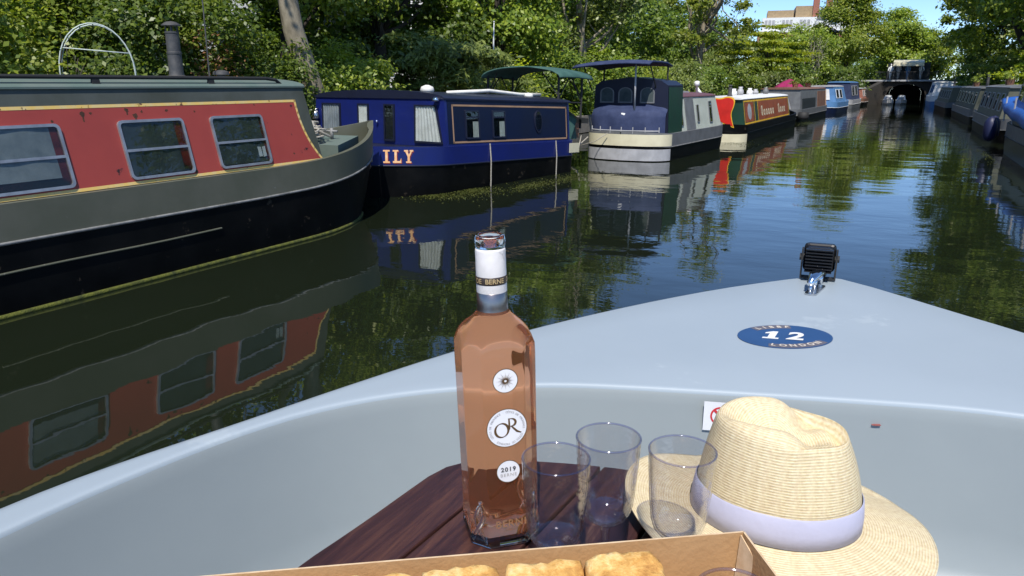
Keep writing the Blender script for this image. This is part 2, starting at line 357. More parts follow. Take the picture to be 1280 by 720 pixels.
def rrect(u0, u1, v0, v1, r, n=5):
    out = []
    for cx_, cy_, a0 in ((u1 - r, v1 - r, 0), (u0 + r, v1 - r, 90), (u0 + r, v0 + r, 180), (u1 - r, v0 + r, 270)):
        for k in range(n): a = R(a0 + 90 * k / (n - 1)); out.append((cx_ + r * cos(a), cy_ + r * sin(a)))
    return out
def frame(O, U, V, Nn=None):
    O, U, V = Vector(O), Vector(U).normalized(), Vector(V).normalized(); Nn = Vector(Nn).normalized() if Nn is not None else U.cross(V).normalized()
    return lambda u, v, d=0: tuple(O + float(u) * U + float(v) * V + float(d) * Nn)
def circle(c, r, n=40, ry=None): return [(c[0] + r * cos(2 * pi * k / n), c[1] + (ry or r) * sin(2 * pi * k / n)) for k in range(n)]
_tc = {}
def text2d(s, size, bold=0.0, shear=0.0, spacing=1.0):
    """flat triangulated lettering, centred: (list of (u,v), faces)"""
    cu = bpy.data.curves.new('lettering', 'FONT'); cu.body = s; cu.size = size; cu.align_x = 'CENTER'; cu.align_y = 'CENTER'; cu.offset = bold; cu.shear = shear; cu.space_character = spacing; cu.resolution_u = 4
    o = bpy.data.objects.new('lettering', cu); COL.objects.link(o)
    dg = bpy.context.evaluated_depsgraph_get(); me = bpy.data.meshes.new_from_object(o.evaluated_get(dg))
    vs = [(v.co.x, v.co.y) for v in me.vertices]; fs = [tuple(p.vertices) for p in me.polygons]
    bpy.data.objects.remove(o); bpy.data.curves.remove(cu); bpy.data.meshes.remove(me); return vs, fs
def puttext(mb, fr, s, size, u=0, v=0, d=.001, **kw):
    vs, fs = text2d(s, size, **kw); mb.add([fr(u + a, v + b, d) for a, b in vs], fs); return mb

# ------------------------------------------------------------------ ground and water
g = MB()
ys = [-400, -60, -20, 0, 10, 20, 30, 40, 50, 60, 72.4]
prof = [(-1500, 1.5), (-60, 1.5), (-22, 1.3), (-13, 1.0), (-10.6, .62), (-10.0, .42), (-10.0, -1.2), (4.9, -1.2), (4.9, .5), (6.5, .6), (9, .8), (30, 1.2), (1500, 1.2)]
def bank(y): return float(np.interp(y, [28, 40, 50, 60, 72.4], [0, 1.4, 2.7, 3.8, 4.8]))   # the left bank closes in towards the tunnel
g.loft([[(x + (bank(y) if -14 < x < -9.5 else bank(y) * .6 if -30 < x < -9 else 0), y, z) for x, z in prof] for y in ys], closed=False)
g.add([(x, y, z) for y in (72.41, 85, 1500) for x, z in ((-1500, 1.5), (-3, 1.55), (3, 1.55), (1500, 1.2))],
      [(i * 4 + j, i * 4 + j + 1, i * 4 + j + 5, i * 4 + j + 4) for i in range(2) for j in range(3)])
structure(recalc(g.build('ground', M['soil'])))
w = MB(); w.add([(-10.2, -399, 0), (5.1, -399, 0), (5.1, 90, 0), (-10.2, 90, 0)], [(0, 1, 2, 3)])
structure(w.build('water', M['water']))
for nm, x in (('canal_edge', -9.86), ('canal_edge', 4.76)):
    k = MB()
    for i in range(53): k.box((x + (bank(-8 + i * 1.5) if x < 0 else 0), -8 + i * 1.5, .30), (.30, 1.49, .56))
    structure(k.build(nm, M['stone']))

# ------------------------------------------------------------------ own boat: grey picnic boat
boat = thing('picnic_boat', 'pale blue-grey picnic boat with a broad bow deck seen from on board', 'boat', (-.02, 1.0, 0))
DZ = 1.15
axd = Vector((.146, -.989)).normalized(); T0 = Vector((-.15, 2.13))
def mirror(p):
    v = Vector(p) - T0; a = v.dot(axd); q = v - a * axd; r = T0 + a * axd - q; return (r.x, r.y)
outerL = [(-1.0, -2.4), (-1.02, -1.5), (-1.0, -.6), (-.965, .1), (-.941, .438), (-.918, .56), (-.865, .73), (-.812, .919), (-.735, 1.161), (-.648, 1.375), (-.55, 1.565), (-.455, 1.73), (-.359, 1.877), (-.275, 1.985), (-.216, 2.055), (-.18, 2.098)]
outerR = [(-.075, 2.115), (-.04, 2.093), (.01, 2.055), (.09, 1.985), (.177, 1.908), (.29, 1.815)]
rest = [mirror(p) for p in outerL[:9]][::-1]
outer = outerL + [(-.151, 2.122), (-.115, 2.13)] + outerR + [(.42, 1.69), (.55, 1.545), (.66, 1.39)] + rest
innerL = [(-.93, -2.4), (-.95, -1.5), (-.93, -.6), (-.893, .1), (-.872, .36), (-.864, .491), (-.847, .595), (-.822, .714), (-.774, .835), (-.69, .945), (-.586, 1.03), (-.47, 1.102), (-.34, 1.15), (-.213, 1.192), (-.092, 1.232), (.028, 1.27), (.13, 1.30), (.231, 1.318)]
restI = [(.36, 1.318), (.50, 1.285), (.64, 1.215), (.77, 1.11), (.88, .98), (.96, .82)] + [mirror(p) for p in innerL[:4]][::-1]
inner = innerL + restI
def resample(pts, n, sm=2):
    p = np.array(pts, float)
    for _ in range(sm):  # Chaikin keeps ends
        q = np.empty((2 * len(p) - 2 + 2, 2)); q[0] = p[0]; q[-1] = p[-1]
        q[1:-1:2] = .75 * p[:-1] + .25 * p[1:]; q[2:-1:2] = .25 * p[:-1] + .75 * p[1:]
        p = q
    d = np.r_[0, np.cumsum(np.hypot(*np.diff(p, axis=0).T))]
    t = np.linspace(0, d[-1], n); return np.c_[np.interp(t, d, p[:, 0]), np.interp(t, d, p[:, 1])]
NO = 190
def byangle(pts, ang):
    q = resample(pts, 3000); a = np.unwrap(np.arctan2(q[:, 0] - .04, q[:, 1] - .1)); return np.c_[np.interp(ang, a, q[:, 0]), np.interp(ang, a, q[:, 1])]
I_ = resample(inner, NO); ang_ = np.unwrap(np.arctan2(I_[:, 0] - .04, I_[:, 1] - .1))
O_ = byangle(outer, ang_)
def offs(p, d):
    t = np.gradient(p, axis=0); t /= np.linalg.norm(t, axis=1)[:, None]; nrm = np.c_[t[:, 1], -t[:, 0]]  # right-hand side = inboard
    return p + nrm * d
dk = MB(); rings = []
for dd, dz in ((0.0, -.03), (.004, -.013), (.012, -.004), (.026, 0)):
    rings.append([(x, y, DZ + dz) for x, y in offs(O_, dd)])
Oin = offs(O_, .026)
for f_ in (.25, .5, .75):
    q = Oin * (1 - f_) + offs(I_, -.006) * f_; rings.append([(x, y, DZ) for x, y in q])
for dd, dz in ((-.006, 0), (-.002, -.0008), (.0005, -.003), (.0012, -.008)):
    rings.append([(x, y, DZ + dz) for x, y in offs(I_, dd)])
dk.loft(rings, closed=False)
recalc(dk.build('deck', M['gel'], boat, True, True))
cw = MB(); rings = []
for dd, dz in ((.0012, -.008), (.0035, -.014), (.005, -.03), (.014, -.10), (.026, -.2), (.034, -.27), (.05, -.292), (.075, -.30)):
    rings.append([(x, y, DZ + dz) for x, y in offs(I_, dd)])
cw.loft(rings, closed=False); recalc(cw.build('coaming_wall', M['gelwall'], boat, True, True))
be = MB(); rings = [[(x, y, DZ - .30) for x, y in offs(I_, .075)]]
inn = offs(I_, .075); cen = np.array([[.0, .1]])
for f_, z in ((.22, DZ - .30), (.24, DZ - .32), (.25, .42)):
    rings.append([(x, y, z) for x, y in inn * (1 - f_) + (inn * np.array([[.15, .15]]) + cen * .85) * f_])
rings.append([(x * .02 + .05, y * .02 + .0, .42) for x, y in inn])
be.loft(rings, closed=False); recalc(be.build('bench_seat', M['gel'], boat, True, True))
hu = MB(); rings = []
for z, k in ((DZ - .03, 0), (1.0, .012), (.6, .03), (.15, .06), (-.1, .12), (-.35, .4)):
    rings.append([(x, y, z) for x, y in offs(O_, k)])
hu.loft(rings, closed=False); recalc(hu.build('hull', M['gel'], boat, True, True))

# number badge on the deck
BC = (-.155, 1.532, DZ + .0006)
fb = frame(BC, (.80, .60, 0), (-.60, .80, 0), (0, 0, 1))
b = MB(); b.plate(fb, circle((0, 0), .098, 64, .071), 0, .0012); bd = b.build('number_badge', M['badge'], boat, False, True)
ft = frame(BC, (.972, .235, 0), (-.235, .972, 0), (0, 0, 1))
def sub(name, mb, m, par):
    """sub-part of a part already in its thing's frame: both use the thing's frame"""
    o = mb.build(name, m); mi = boat.matrix_basis.inverted()
    return o
def thing_of(o):
    while o.parent: o = o.parent
    return o
def build_world(mb, name, m, par, smooth=False):
    r = thing_of(par); mi = r.matrix_basis.inverted(); mb.v = [tuple(mi @ Vector(v)) for v in mb.v]
    return mb.build(name, m, par, smooth)
t = MB()
# dark arcs behind the two curved words, then the words
for a0, a1 in ((62, 118), (228, 312)):
    n = 18; out = [(.0955 * cos(R(a0 + (a1 - a0) * k / n)), .069 * sin(R(a0 + (a1 - a0) * k / n))) for k in range(n + 1)]
    inr = [(.082 * cos(R(a0 + (a1 - a0) * k / n)), .048 * sin(R(a0 + (a1 - a0) * k / n))) for k in range(n, -1, -1)]
    t.plate(fb, out + inr, .0012, .0016)
build_world(t, 'badge_arc', M['badgedark'], bd)
t = MB()
# bold slanted "12" with slab serifs
def slant(pts, du, s=.28): return [(u + du + s * v, v) for u, v in pts]
one = [(-.014, -.024), (.017, -.024), (.017, -.017), (.009, -.017), (.009, .024), (-.001, .024), (-.014, .014), (-.014, .008), (-.005, .010), (-.005, -.017), (-.014, -.017)]
t.plate(ft, slant(one, -.026), .0017, .0022)
vs, fs = text2d('2', .066, bold=.0022, shear=.28); t.add([ft(u + .016, v, .0022) for u, v in vs], fs)
build_world(t, 'badge_number', M['badgetext'], bd)
t = MB()
def arctext(mb, fr, s, size, rx, ry, a0, a1, d, flip=False, bold=.0):
    for i, ch in enumerate(s):
        a = R(a0 + (a1 - a0) * i / max(1, len(s) - 1)); cu, cv = rx * cos(a), ry * sin(a)
        rot = a - pi / 2 if not flip else a + pi / 2
        if ch == ' ': continue
        vs, fs = text2d(ch, size, bold=bold)
        mb.add([fr(cu + u * cos(rot) - v * sin(rot), cv + u * sin(rot) + v * cos(rot), d) for u, v in vs], fs)
arctext(t, fb, 'LIBBF', .0165, .082, .0575, 112, 66, .0019, bold=.0006); build_world(t, 'badge_lettering', M['badgesmall'], bd)
t = MB(); arctext(t, fb, 'LONDON', .0185, .082, .0575, 232, 302, .0019, True, bold=.0006); build_world(t, 'badge_lettering', M['badgesmall'], bd)

# warning sticker on the coaming wall
fs_ = frame((-.2255, 1.1668, DZ - .0365), (.94, .33, 0), (.02, -.055, 1), None)
fs_ = frame((-.2375, 1.180, DZ - .0155), (.955, .297, 0), (0, -.0, 1), (.297, -.955, .05))
b = MB(); b.plate(fs_, [(0, -.052), (.11, -.052), (.11, 0), (0, 0)], .010, .0112); st = b.build('warning_sticker', M['label'], boat, False, True)
b = MB(); b.ringplate(fs_, circle((.0275, -.0245), .0165), circle((.0275, -.0245), .0135), .0113, .0118)
b.plate(fs_, [(.016, -.016), (.019, -.013), (.039, -.033), (.036, -.036)], .0113, .0119)
build_world(b, 'warning_symbol', M['signred2'], st)
b = MB(); puttext(b, fs_, 'No smoking', .012, .078, -.02, .0116); puttext(b, fs_, 'on board', .012, .074, -.034, .0116)
b = MB(); b.plate(fs_, [(.022, -.02), (.028, -.017), (.031, -.021), (.026, -.024)], .0114, .0117); build_world(b, 'warning_pictogram', M['ink'], st)

b = MB(); fc = frame((.0285, 1.2655, DZ - .040), (.955, .297, 0), (0, 0, 1), (.297, -.955, .05)); b.plate(fc, [(-.01, 0), (-.003, -.0006), (.004, .0003), (.0035, .0014), (-.005, .0010)], .0, .0072); b.build('red_scuff', mat('dull_red_mark', (.30, .09, .08), .7), boat, False, True)
# work light on a chrome bow fitting
LC = Vector((-.142, 2.045, DZ)); la = R(4)
LS = .84
fl = lambda x, y, z: tuple(LC + LS * Vector((x * cos(la) - y * sin(la), x * sin(la) + y * cos(la), z)))
wl = MB()
sh = [rrect(-.046, .046, -.042, .042, .012, 4)]
def sect(y, k, r=.014): return [fl(u * k, y, .068 + v * k) for u, v in rrect(-.047, .047, -.044, .044, r, 4)]
wl.loft([sect(-.012, .82), sect(-.010, .86), sect(.02, .9), sect(.024, 1.0), sect(.044, 1.0), sect(.046, .96)])
lamp = wl.build('bow_light', M['lampblack'], boat, False, True)
fn = MB()
for k in range(8):
    z = .034 + k * .0098; fn.loft([[fl(u, y, z + v) for u, v in ((-.040, -.0016), (.038, -.0016), (.038, .0016), (-.040, .0016))] for y in (-.034, -.011)])
build_world(fn, 'cooling_fin', M['lampblack'], lamp)
br = MB()
for s_ in (-1, 1):
    br.loft([[fl(s_ * .050 + u, y + v, z) for u, v in ((-.0025, -.014), (.0025, -.014), (.0025, .014), (-.0025, .014))] for z, y in ((.008, .012), (.03, .012), (.075, .016), (.098, .016))])
    br.tube([fl(s_ * .044, .014, .07), fl(s_ * .058, .014, .07)], .009, 10)
br.loft([[fl(u, .012 + v, z) for u, v in ((-.0525, -.014), (.0525, -.014), (.0525, .014), (-.0525, .014))] for z in (.004, .009)])
br.tube([fl(0, .01, .0), fl(0, .01, .012)], .02, 12)
br.box(fl(.006, -.030, .030), (.030, .006, .006))
build_world(br, 'light_bracket', M['rubber'], lamp)
cr = MB(); d0 = Vector((-.146, 1.905, DZ)); d1 = Vector((-.128, 2.03, DZ))
prof_ = [(0, .006, .030), (.15, .011, .034), (.4, .0165, .040), (.7, .016, .034), (1, .010, .024)]
dirv = (d1 - d0).normalized(); lat = Vector((dirv.y, -dirv.x, 0))
cr.loft([[tuple(d0 + dirv * (t_ * .125) + lat * (w_ * cos(a)) + Vector((0, 0, h_ + .008 * sin(a)))) for a in [2 * pi * k / 12 for k in range(12)]] for t_, w_, h_ in prof_])
cr.tube([tuple(d0 + dirv * .045 + Vector((0, 0, 0))), tuple(d0 + dirv * .045 + Vector((0, 0, .03)))], .006, 10)
cr.tube([tuple(d0 + dirv * .105), tuple(d0 + dirv * .105 + Vector((0, 0, .025)))], .006, 10)
cr.lathe([(.0, .0), (.009, .004), (.010, .012), (.006, .019), (0, .021)], tuple(d0 + dirv * .004 + Vector((0, 0, .016))), 12)
cr.tube([tuple(d0 + dirv * .004), tuple(d0 + dirv * .004 + Vector((0, 0, .02)))], .004, 8)
chm = cr.build('bow_fitting', M['chrome'], boat, True, True)
pl = MB()
fpl = frame(d0 + dirv * .03 + Vector((.006, 0, .0004)), lat, dirv, (0, 0, 1))
pl.plate(fpl, rrect(-.014, .014, -.055, .055, .011, 5), 0, .004); build_world(pl, 'fitting_plate', M['steel'], chm)

# ------------------------------------------------------------------ picnic table
TZ = 1.22
table = thing('picnic_table', 'dark stained plank table with rounded corners in the grey boat', 'table', (-.2, .3, .42))
edge = [(-.46, -.35), (-.452, .2), (-.447, .43), (-.437, .516), (-.431, .60), (-.427, .645), (-.413, .674), (-.385, .696), (-.33, .718), (-.267, .739), (-.2, .752), (-.12, .760), (-.05, .757), (.0, .738), (.03, .71), (.042, .67), (.055, .5), (.075, .1), (.09, -.35)]
ed = resample(edge, 90, 1); cx_ = -.18
tp = MB(); xs = [-.475, -.3245, -.1725, -.0205, .12]
# planks clipped from the outline: strips running along the boat, separated by dark gaps
def clip(poly, a, b_, c):   # keep a*x+b*y<=c
    out = []
    for i in range(len(poly)):
        p, q = poly[i], poly[(i + 1) % len(poly)]; fp, fq = a * p[0] + b_ * p[1] - c, a * q[0] + b_ * q[1] - c
        if fp <= 0: out.append(p)
        if fp * fq < 0: k = fp / (fp - fq); out.append((p[0] + k * (q[0] - p[0]), p[1] + k * (q[1] - p[1])))
    return out
poly = [tuple(p) for p in ed]; ft_ = frame((0, 0, TZ), (1, 0, 0), (0, 1, 0), (0, 0, 1))
nx, ny = cos(R(4.2)), sin(R(4.2))
offs_ = [-.60, -.402, -.313, -.224, -.135, -.046, .5]
gp = .0017
for a, b_ in zip(offs_[:-1], offs_[1:]):
    pp = clip(clip(poly, nx, -ny, b_ - gp), -nx, ny, -(a + gp))
    if len(pp) > 2: tp.plate(ft_, pp, -.024, 0)
top = tp.build('tabletop', M['wood'], table, False, True)
bv = top.modifiers.new('edge', 'BEVEL'); bv.width = .0022; bv.segments = 2; bv.limit_method = 'ANGLE'; bv.angle_limit = R(50)
tb = MB(); pp = [(x * .9 - .018, y * .9 + .02) for x, y in poly]; tb.plate(ft_, pp, -.045, -.0245); tb.build('underframe', M['wood'], table, False, True)
tl = MB(); tl.tube([(-.2, .3, .42), (-.2, .3, 1.176)], .03, 20); tl.lathe([(.0, 0), (.14, 0), (.14, .012), (.03, .02), (.0, .02)], (-.2, .3, .421), 24); tl.build('pedestal_leg', M['steel'], table, True, True)
gp_ = MB(); gp_.tube([(.118, .815, .86), (.118, .815, 1.075), (.10, .80, 1.11), (.06, .765, 1.125)], .0055, 12); gr = gp_.build('grab_rail', M['chrome'], boat, True, True)

# ------------------------------------------------------------------ rose wine bottle
def superell(a, n, th):
    c, s_ = cos(th), sin(th); r = a / ((abs(c) ** n + abs(s_) ** n) ** (1 / n)); return r * c, r * s_
BP = Vector((-.3065, .5750, TZ)); BYAW = R(28 + 14)
bottle = thing('wine_bottle', 'square-shouldered bottle of pink wine with three round white labels', 'bottle', BP, (0, 0, BYAW))
bottle.rotation_euler = (R(-.6), R(-1.6), BYAW)
# local frame: -Y faces the camera
bprof = [(0, .030, 4), (.002, .0335, 4), (.006, .0345, 4.2), (.03, .0338, 4.6), (.06, .0338, 4.8), (.19, .0345, 4.6), (.200, .0343, 4.2), (.207, .0332, 3.4), (.213, .0305, 2.9), (.218, .0262, 2.5), (.222, .0215, 2.25), (.226, .0172, 2.1), (.231, .0142, 2), (.237, .0132, 2)]
nb_ = 160
def sect8(a, n, th):
    """square section with broad chamfered corners low down, round where n falls to 2"""
    x, y = superell(a, n if n < 3.9 else 9, th); q = max(0, min(1, (n - 2.4) / 1.5)); c = 2 * a - .0150 * q - (1 - q) * .0
    s_ = abs(x) + abs(y)
    if q > 0 and s_ > c: x, y = x * c / s_, y * c / s_
    return x, y
def bring(z, a, n): return [(*sect8(a, n, 2 * pi * k / nb_), z) for k in range(nb_)]
mb = MB(); fine = []
for (z0, a0, n0), (z1, a1, n1) in zip(bprof[:-1], bprof[1:]):
    st_ = max(1, int((z1 - z0) / .004))
    for k in range(st_): f_ = k / st_; fine.append((z0 + f_ * (z1 - z0), a0 + f_ * (a1 - a0), n0 + f_ * (n1 - n0)))
fine.append(bprof[-1]); fine += [(.27, .0130, 2), (.288, .0128, 2)]
mb.loft([bring(*q) for q in fine if q[0] >= .012]); mb.build('wine_body', M['wine'], bottle, True)
mb = MB(); mb.loft([bring(z, a, n) for z, a, n in ((0, .029, 4), (.0015, .0328, 4), (.005, .0345, 4.2), (.0118, .0343, 4.3))] ); mb.build('glass_base', M['glass'], bottle, True)
# twisted ripples of thick glass at the lower corners
for q in range(4):
    mb = MB(); a0 = pi / 4 + q * pi / 2
    for s_ in (-.09, .09):
        pts = [(*superell(.0322, 3.2, a0 + s_ * (.35 + .65 * sin(pi * min(1, z / .05))) + .20 * sin(z * 95 + s_ * 20)), z) for z in np.linspace(.006, .05, 12)]
        mb.tube(pts, [.0016 + .0012 * sin(pi * i / 11) for i in range(12)], 8)
    mb.build('glass_ripple', M['glass'], bottle, True)
cap = MB(); cap.lathe([(.0139, .2475), (.0141, .2485), (.0138, .286), (.0134, .288), (.0128, .288)], (0, 0, 0), 48, False); capo = cap.build('capsule', M['foilwhite'], bottle, True)
cb = MB(); cb.lathe([(.0150, .2278), (.0147, .2290), (.0142, .234), (.0141, .2474), (.0139, .2476)], (0, 0, 0), 48, False); cb.build('capsule_foil', mat('silver_foil', (.38, .33, .31), .3, 1), bottle, True)
cb = MB(); cb.lathe([(.0140, .2555), (.01445, .256), (.0144, .2625), (.0139, .263)], (0, 0, 0), 48, False); bn = cb.build('capsule_band', M['foilband'], bottle, True)
tx = MB()
vs, fs = text2d('DOMAINE  DE  BERNE  DOMAINE  DE', .0062, bold=.00012, spacing=1.02)
tx.add([(.01462 * sin(u / .0146), -.01462 * cos(u / .0146), .2593 + v) for u, v in vs], fs); tx.build('band_lettering', M['foilgold'], bn)
# torn foil tongue and open glass lip
cb = MB(); cb.add([(.0142 * sin(a) , -.0142 * cos(a), z) for a, z in ((.35, .2862), (.75, .2868), (1.15, .2855), (.95, .2815), (.8, .2775), (.62, .2835))], [(0, 1, 5), (1, 2, 3), (1, 3, 5), (3, 4, 5)]); cb.build('torn_foil', M['foilwhite'], capo)
lip = MB(); lip.lathe([(.0098, .287), (.0122, .2872), (.0134, .289), (.0140, .292), (.0140, .2965), (.0132, .2995), (.0115, .3005), (.0098, .2995), (.0094, .29)], (0, 0, 0), 40, False); lip.build('bottle_lip', M['glass'], bottle, True)
wn = MB(); wn.lathe([(0, .284), (.0088, .2842), (.0088, .2875), (0, .288)], (0, 0, 0), 24); wn.build('cork_foil', mat('amber_rim', (.40, .22, .09), .3, .3), bottle)
def onbottle(u, z, d=.0008):
    a, n = .0346, 9; y = a * (max(0, 1 - (abs(u) / a) ** n)) ** (1 / n); return (u, -(y + d), z)
def disc(mb, r0, r1, cz, d, cu=0, rings_=6, n=48):
    vs = []; fs = []
    for i in range(rings_ + 1):
        r = r0 + (r1 - r0) * i / rings_
        for k in range(n): vs.append(onbottle(cu + r * cos(2 * pi * k / n), cz + r * sin(2 * pi * k / n), d))
    for i in range(rings_):
        for k in range(n): fs.append((i * n + k, i * n + (k + 1) % n, (i + 1) * n + (k + 1) % n, (i + 1) * n + k))
    mb.add(vs, fs)
def bl_text(mb, s, size, u, z, d, **kw):
    vs, fs = text2d(s, size, **kw); mb.add([onbottle(u + a, z + b_, d) for a, b_ in vs], fs)
LU = .0012
labs = []
for cz, rr in ((.1725, .0118), (.1262, .0192), (.0822, .0115)):
    lb = MB(); disc(lb, 0.0002, rr - .0006, cz, .0009, LU); lo_ = lb.build('label', M['label'], bottle, True); labs.append(lo_)
    rg = MB(); disc(rg, rr - .0007, rr, cz, .0010, LU, 1); rg.build('label_border', M['labelgold'], lo_, True)
labs[0]['label'] = 'small top label with a star burst'; labs[1]['label'] = 'large middle label with the OR monogram'; labs[2]['label'] = 'small lower label reading 2019'
sb = MB()
for k in range(24):
    a = 2 * pi * k / 24; L_ = .0088 if k % 2 == 0 else .0062; w_ = .00035
    pts = [(.0012 * cos(a) - w_ * sin(a), .0012 * sin(a) + w_ * cos(a)), (.0012 * cos(a) + w_ * sin(a), .0012 * sin(a) - w_ * cos(a)), (L_ * cos(a), L_ * sin(a))]
    sb.add([onbottle(LU + u, .1725 + v, .0012) for u, v in pts], [(0, 1, 2)])
sb.build('star_emblem', M['labelgold'], labs[0])
mg = MB()
def stroke(mb, pts, ws, cz, d=.0012):
    """tapered pen stroke through 2-D points"""
    vs = []; fs = []
    for i, (u, v) in enumerate(pts):
        a = pts[max(i - 1, 0)]; c = pts[min(i + 1, len(pts) - 1)]; tx_, ty_ = c[0] - a[0], c[1] - a[1]; l_ = math.hypot(tx_, ty_) or 1
        for s_ in (-1, 1): vs.append(onbottle(LU + u - ty_ / l_ * ws[i] * s_, cz + v + tx_ / l_ * ws[i] * s_, d))
    for i in range(len(pts) - 1): fs.append((2 * i, 2 * i + 1, 2 * i + 3, 2 * i + 2))
    mb.add(vs, fs)
n = 40   # O with a slanted stress
pts = [(-.0050 + .0062 * cos(2 * pi * k / n + .35), -.0016 + .0068 * sin(2 * pi * k / n + .35)) for k in range(n + 1)]
stroke(mg, pts, [.00035 + .0008 * abs(cos(2 * pi * k / n)) ** 1.3 for k in range(n + 1)], .1262)
stroke(mg, [(.0012, .0088), (.0020, .0088), (.0022, .0045), (.0022, -.0005), (.0022, -.0018)], [.0003, .0007, .0009, .0009, .0004], .1262)
pts = [(.0012, .0090)] + [(.0040 + .0042 * cos(R(90 - k * 10)), .0052 + .0037 * sin(R(90 - k * 10))) for k in range(19)] + [(.0022, .0014)]
stroke(mg, pts, [.0004] + [.0004 + .0007 * sin(pi * k / 18) for k in range(19)] + [.0003], .1262)
stroke(mg, [(.0040, .0015), (.0066, -.0012), (.0094, -.0042), (.0128, -.0058), (.0136, -.0056)], [.0005, .0009, .001, .0006, .0002], .1262)
mg.build('monogram', M['labelgold'], labs[1])
ar = MB()
for i, ch in enumerate('CÔTES DE PROVENCE · CÔTES DE PROVENCE · CÔTES DE PROVENCE · '):
    if ch == ' ': continue
    a = R(90) - 2 * pi * i / 60; vs, fs = text2d(ch, .0028); rot = a - pi / 2
    ar.add([onbottle(LU + .0158 * cos(a) + u * cos(rot) - v * sin(rot), .1262 + .0158 * sin(a) + u * sin(rot) + v * cos(rot), .0012) for u, v in vs], fs)
ar.build('ring_lettering', M['labelgrey'], labs[1])
yr = MB(); bl_text(yr, '2019', .0060, LU, .0842, .0012, bold=.0002, spacing=1.25); yr.build('year_lettering', M['ink'], labs[2])
yr = MB(); bl_text(yr, 'BERNE', .0046, LU, .0785, .0012, spacing=1.25); yr.build('name_lettering', M['labelgrey'], labs[2])
eb = MB(); bl_text(eb, 'BERNE', .0105, .0035, .027, .0006, bold=.0001, spacing=1.1); eb.build('embossed_lettering', mat('raised_glass_letters', (.40, .22, .12), .15, .2), bottle)

# ------------------------------------------------------------------ plastic wine glasses
def wine_glass(loc, label, lean=(0, 0)):
    gl = thing('wine_glass', label, 'glass', loc, (R(lean[0]), R(lean[1]), 0), 'clear plastic wine glasses on the table')
    bo = MB(); pr = [(.0015, .0455), (.010, .0462), (.017, .0500), (.0212, .0552), (.0240, .0640), (.0257, .080), (.0272, .100), (.0283, .1200), (.0288, .1290)]
    fine_ = []
    for k in range(len(pr) - 1):
        for q in range(3): f_ = q / 3; fine_.append((pr[k][0] + f_ * (pr[k + 1][0] - pr[k][0]), pr[k][1] + f_ * (pr[k + 1][1] - pr[k][1])))
    fine_.append(pr[-1]); bo.lathe(fine_, (0, 0, 0), 56, False)
    inn_ = [(max(.0002, r - .0014), z + .0014) for r, z in fine_]; inn_[-1] = (.0276, .1290); bo.lathe(inn_, (0, 0, 0), 56, False)
    bw = bo.build('bowl', M['plastic'], gl, True)
    rm = MB(); prf = [(.0282 + .0009 * cos(a), .1292 + .0009 * sin(a)) for a in [2 * pi * k / 10 for k in range(11)]]; rm.lathe(prf, (0, 0, 0), 56, False); rm.build('rim', M['plasticrim'], bw, True)
    sm = MB(); sm.lathe([(.0085, .0454), (.0048, .041), (.0038, .030), (.0038, .012), (.005, .007), (.009, .0046)], (0, 0, 0), 28, False); sm.build('stem', M['plastic'], gl, True)
    ft2 = MB(); ft2.lathe([(.009, .0046), (.020, .0030), (.0275, .0018), (.029, .0009), (.0275, 0.0002), (.001, 0.0002)], (0, 0, 0), 48, False); ft2.build('foot', M['plastic'], gl, True)
    return gl
wine_glass((-.2205, .512, TZ), 'clear plastic wine glass nearest the pink bottle')
wine_glass((-.1945, .568, TZ), 'clear plastic wine glass standing between the two others, furthest back')
wine_glass((-.1300, .5735, TZ), 'clear plastic wine glass in front of the straw hat')

# ------------------------------------------------------------------ straw hat
hat = thing('sun_hat', 'woven straw hat with a lilac-white ribbon lying on the table', 'hat', (-.066, .712, TZ), (R(0), R(1.5), R(14)))
NT = 180
def ca(th, a, b_): return a * cos(th), b_ * sin(th)
A_, B_ = .0805, .066
def brim(th, t):   # t 0..1 from crown to edge
    a, b_ = A_ + (.150 - A_) * t, B_ + (.135 - B_) * t; x, y = ca(th, a, b_)
    z = .012 + t * (.010 * cos(2 * th) - .006) + .010 * t * t * (max(0, -cos(th)) ** 2) - .012 * t * t * max(0, cos(th)) ** 2 + .0015 * sin(5 * th + 1) * t
    return x, y, max(z, .0022)
CH = .098
def crown(th, h):  # h 0..1 up the side
    x, y = ca(th, A_, B_); c = cos(th)
    taper = 1 - (.14 + .22 * max(0, c)) * h ** 1.9
    side = 1 - .10 * h * h * abs(sin(th)) ** 2
    return x * taper + .004 * h, y * taper * side, .012 + CH * h
verts, ring, turn = [], [], []; ringsH = []
def addring(fn, s_):
    ringsH.append([len(verts) + k for k in range(NT)])
    for k in range(NT): th = 2 * pi * k / NT; verts.append(fn(th)); ring.append(s_); turn.append(th / (2 * pi))
s_ = 0
for i in range(22): t = 1 - i / 21; addring(lambda th: brim(th, t), s_ - .07 * (1 - t) * -1); 
s_ = .07
for i in range(1, 30):
    h = i / 30; addring(lambda th: crown(th, h), s_ + CH * h)
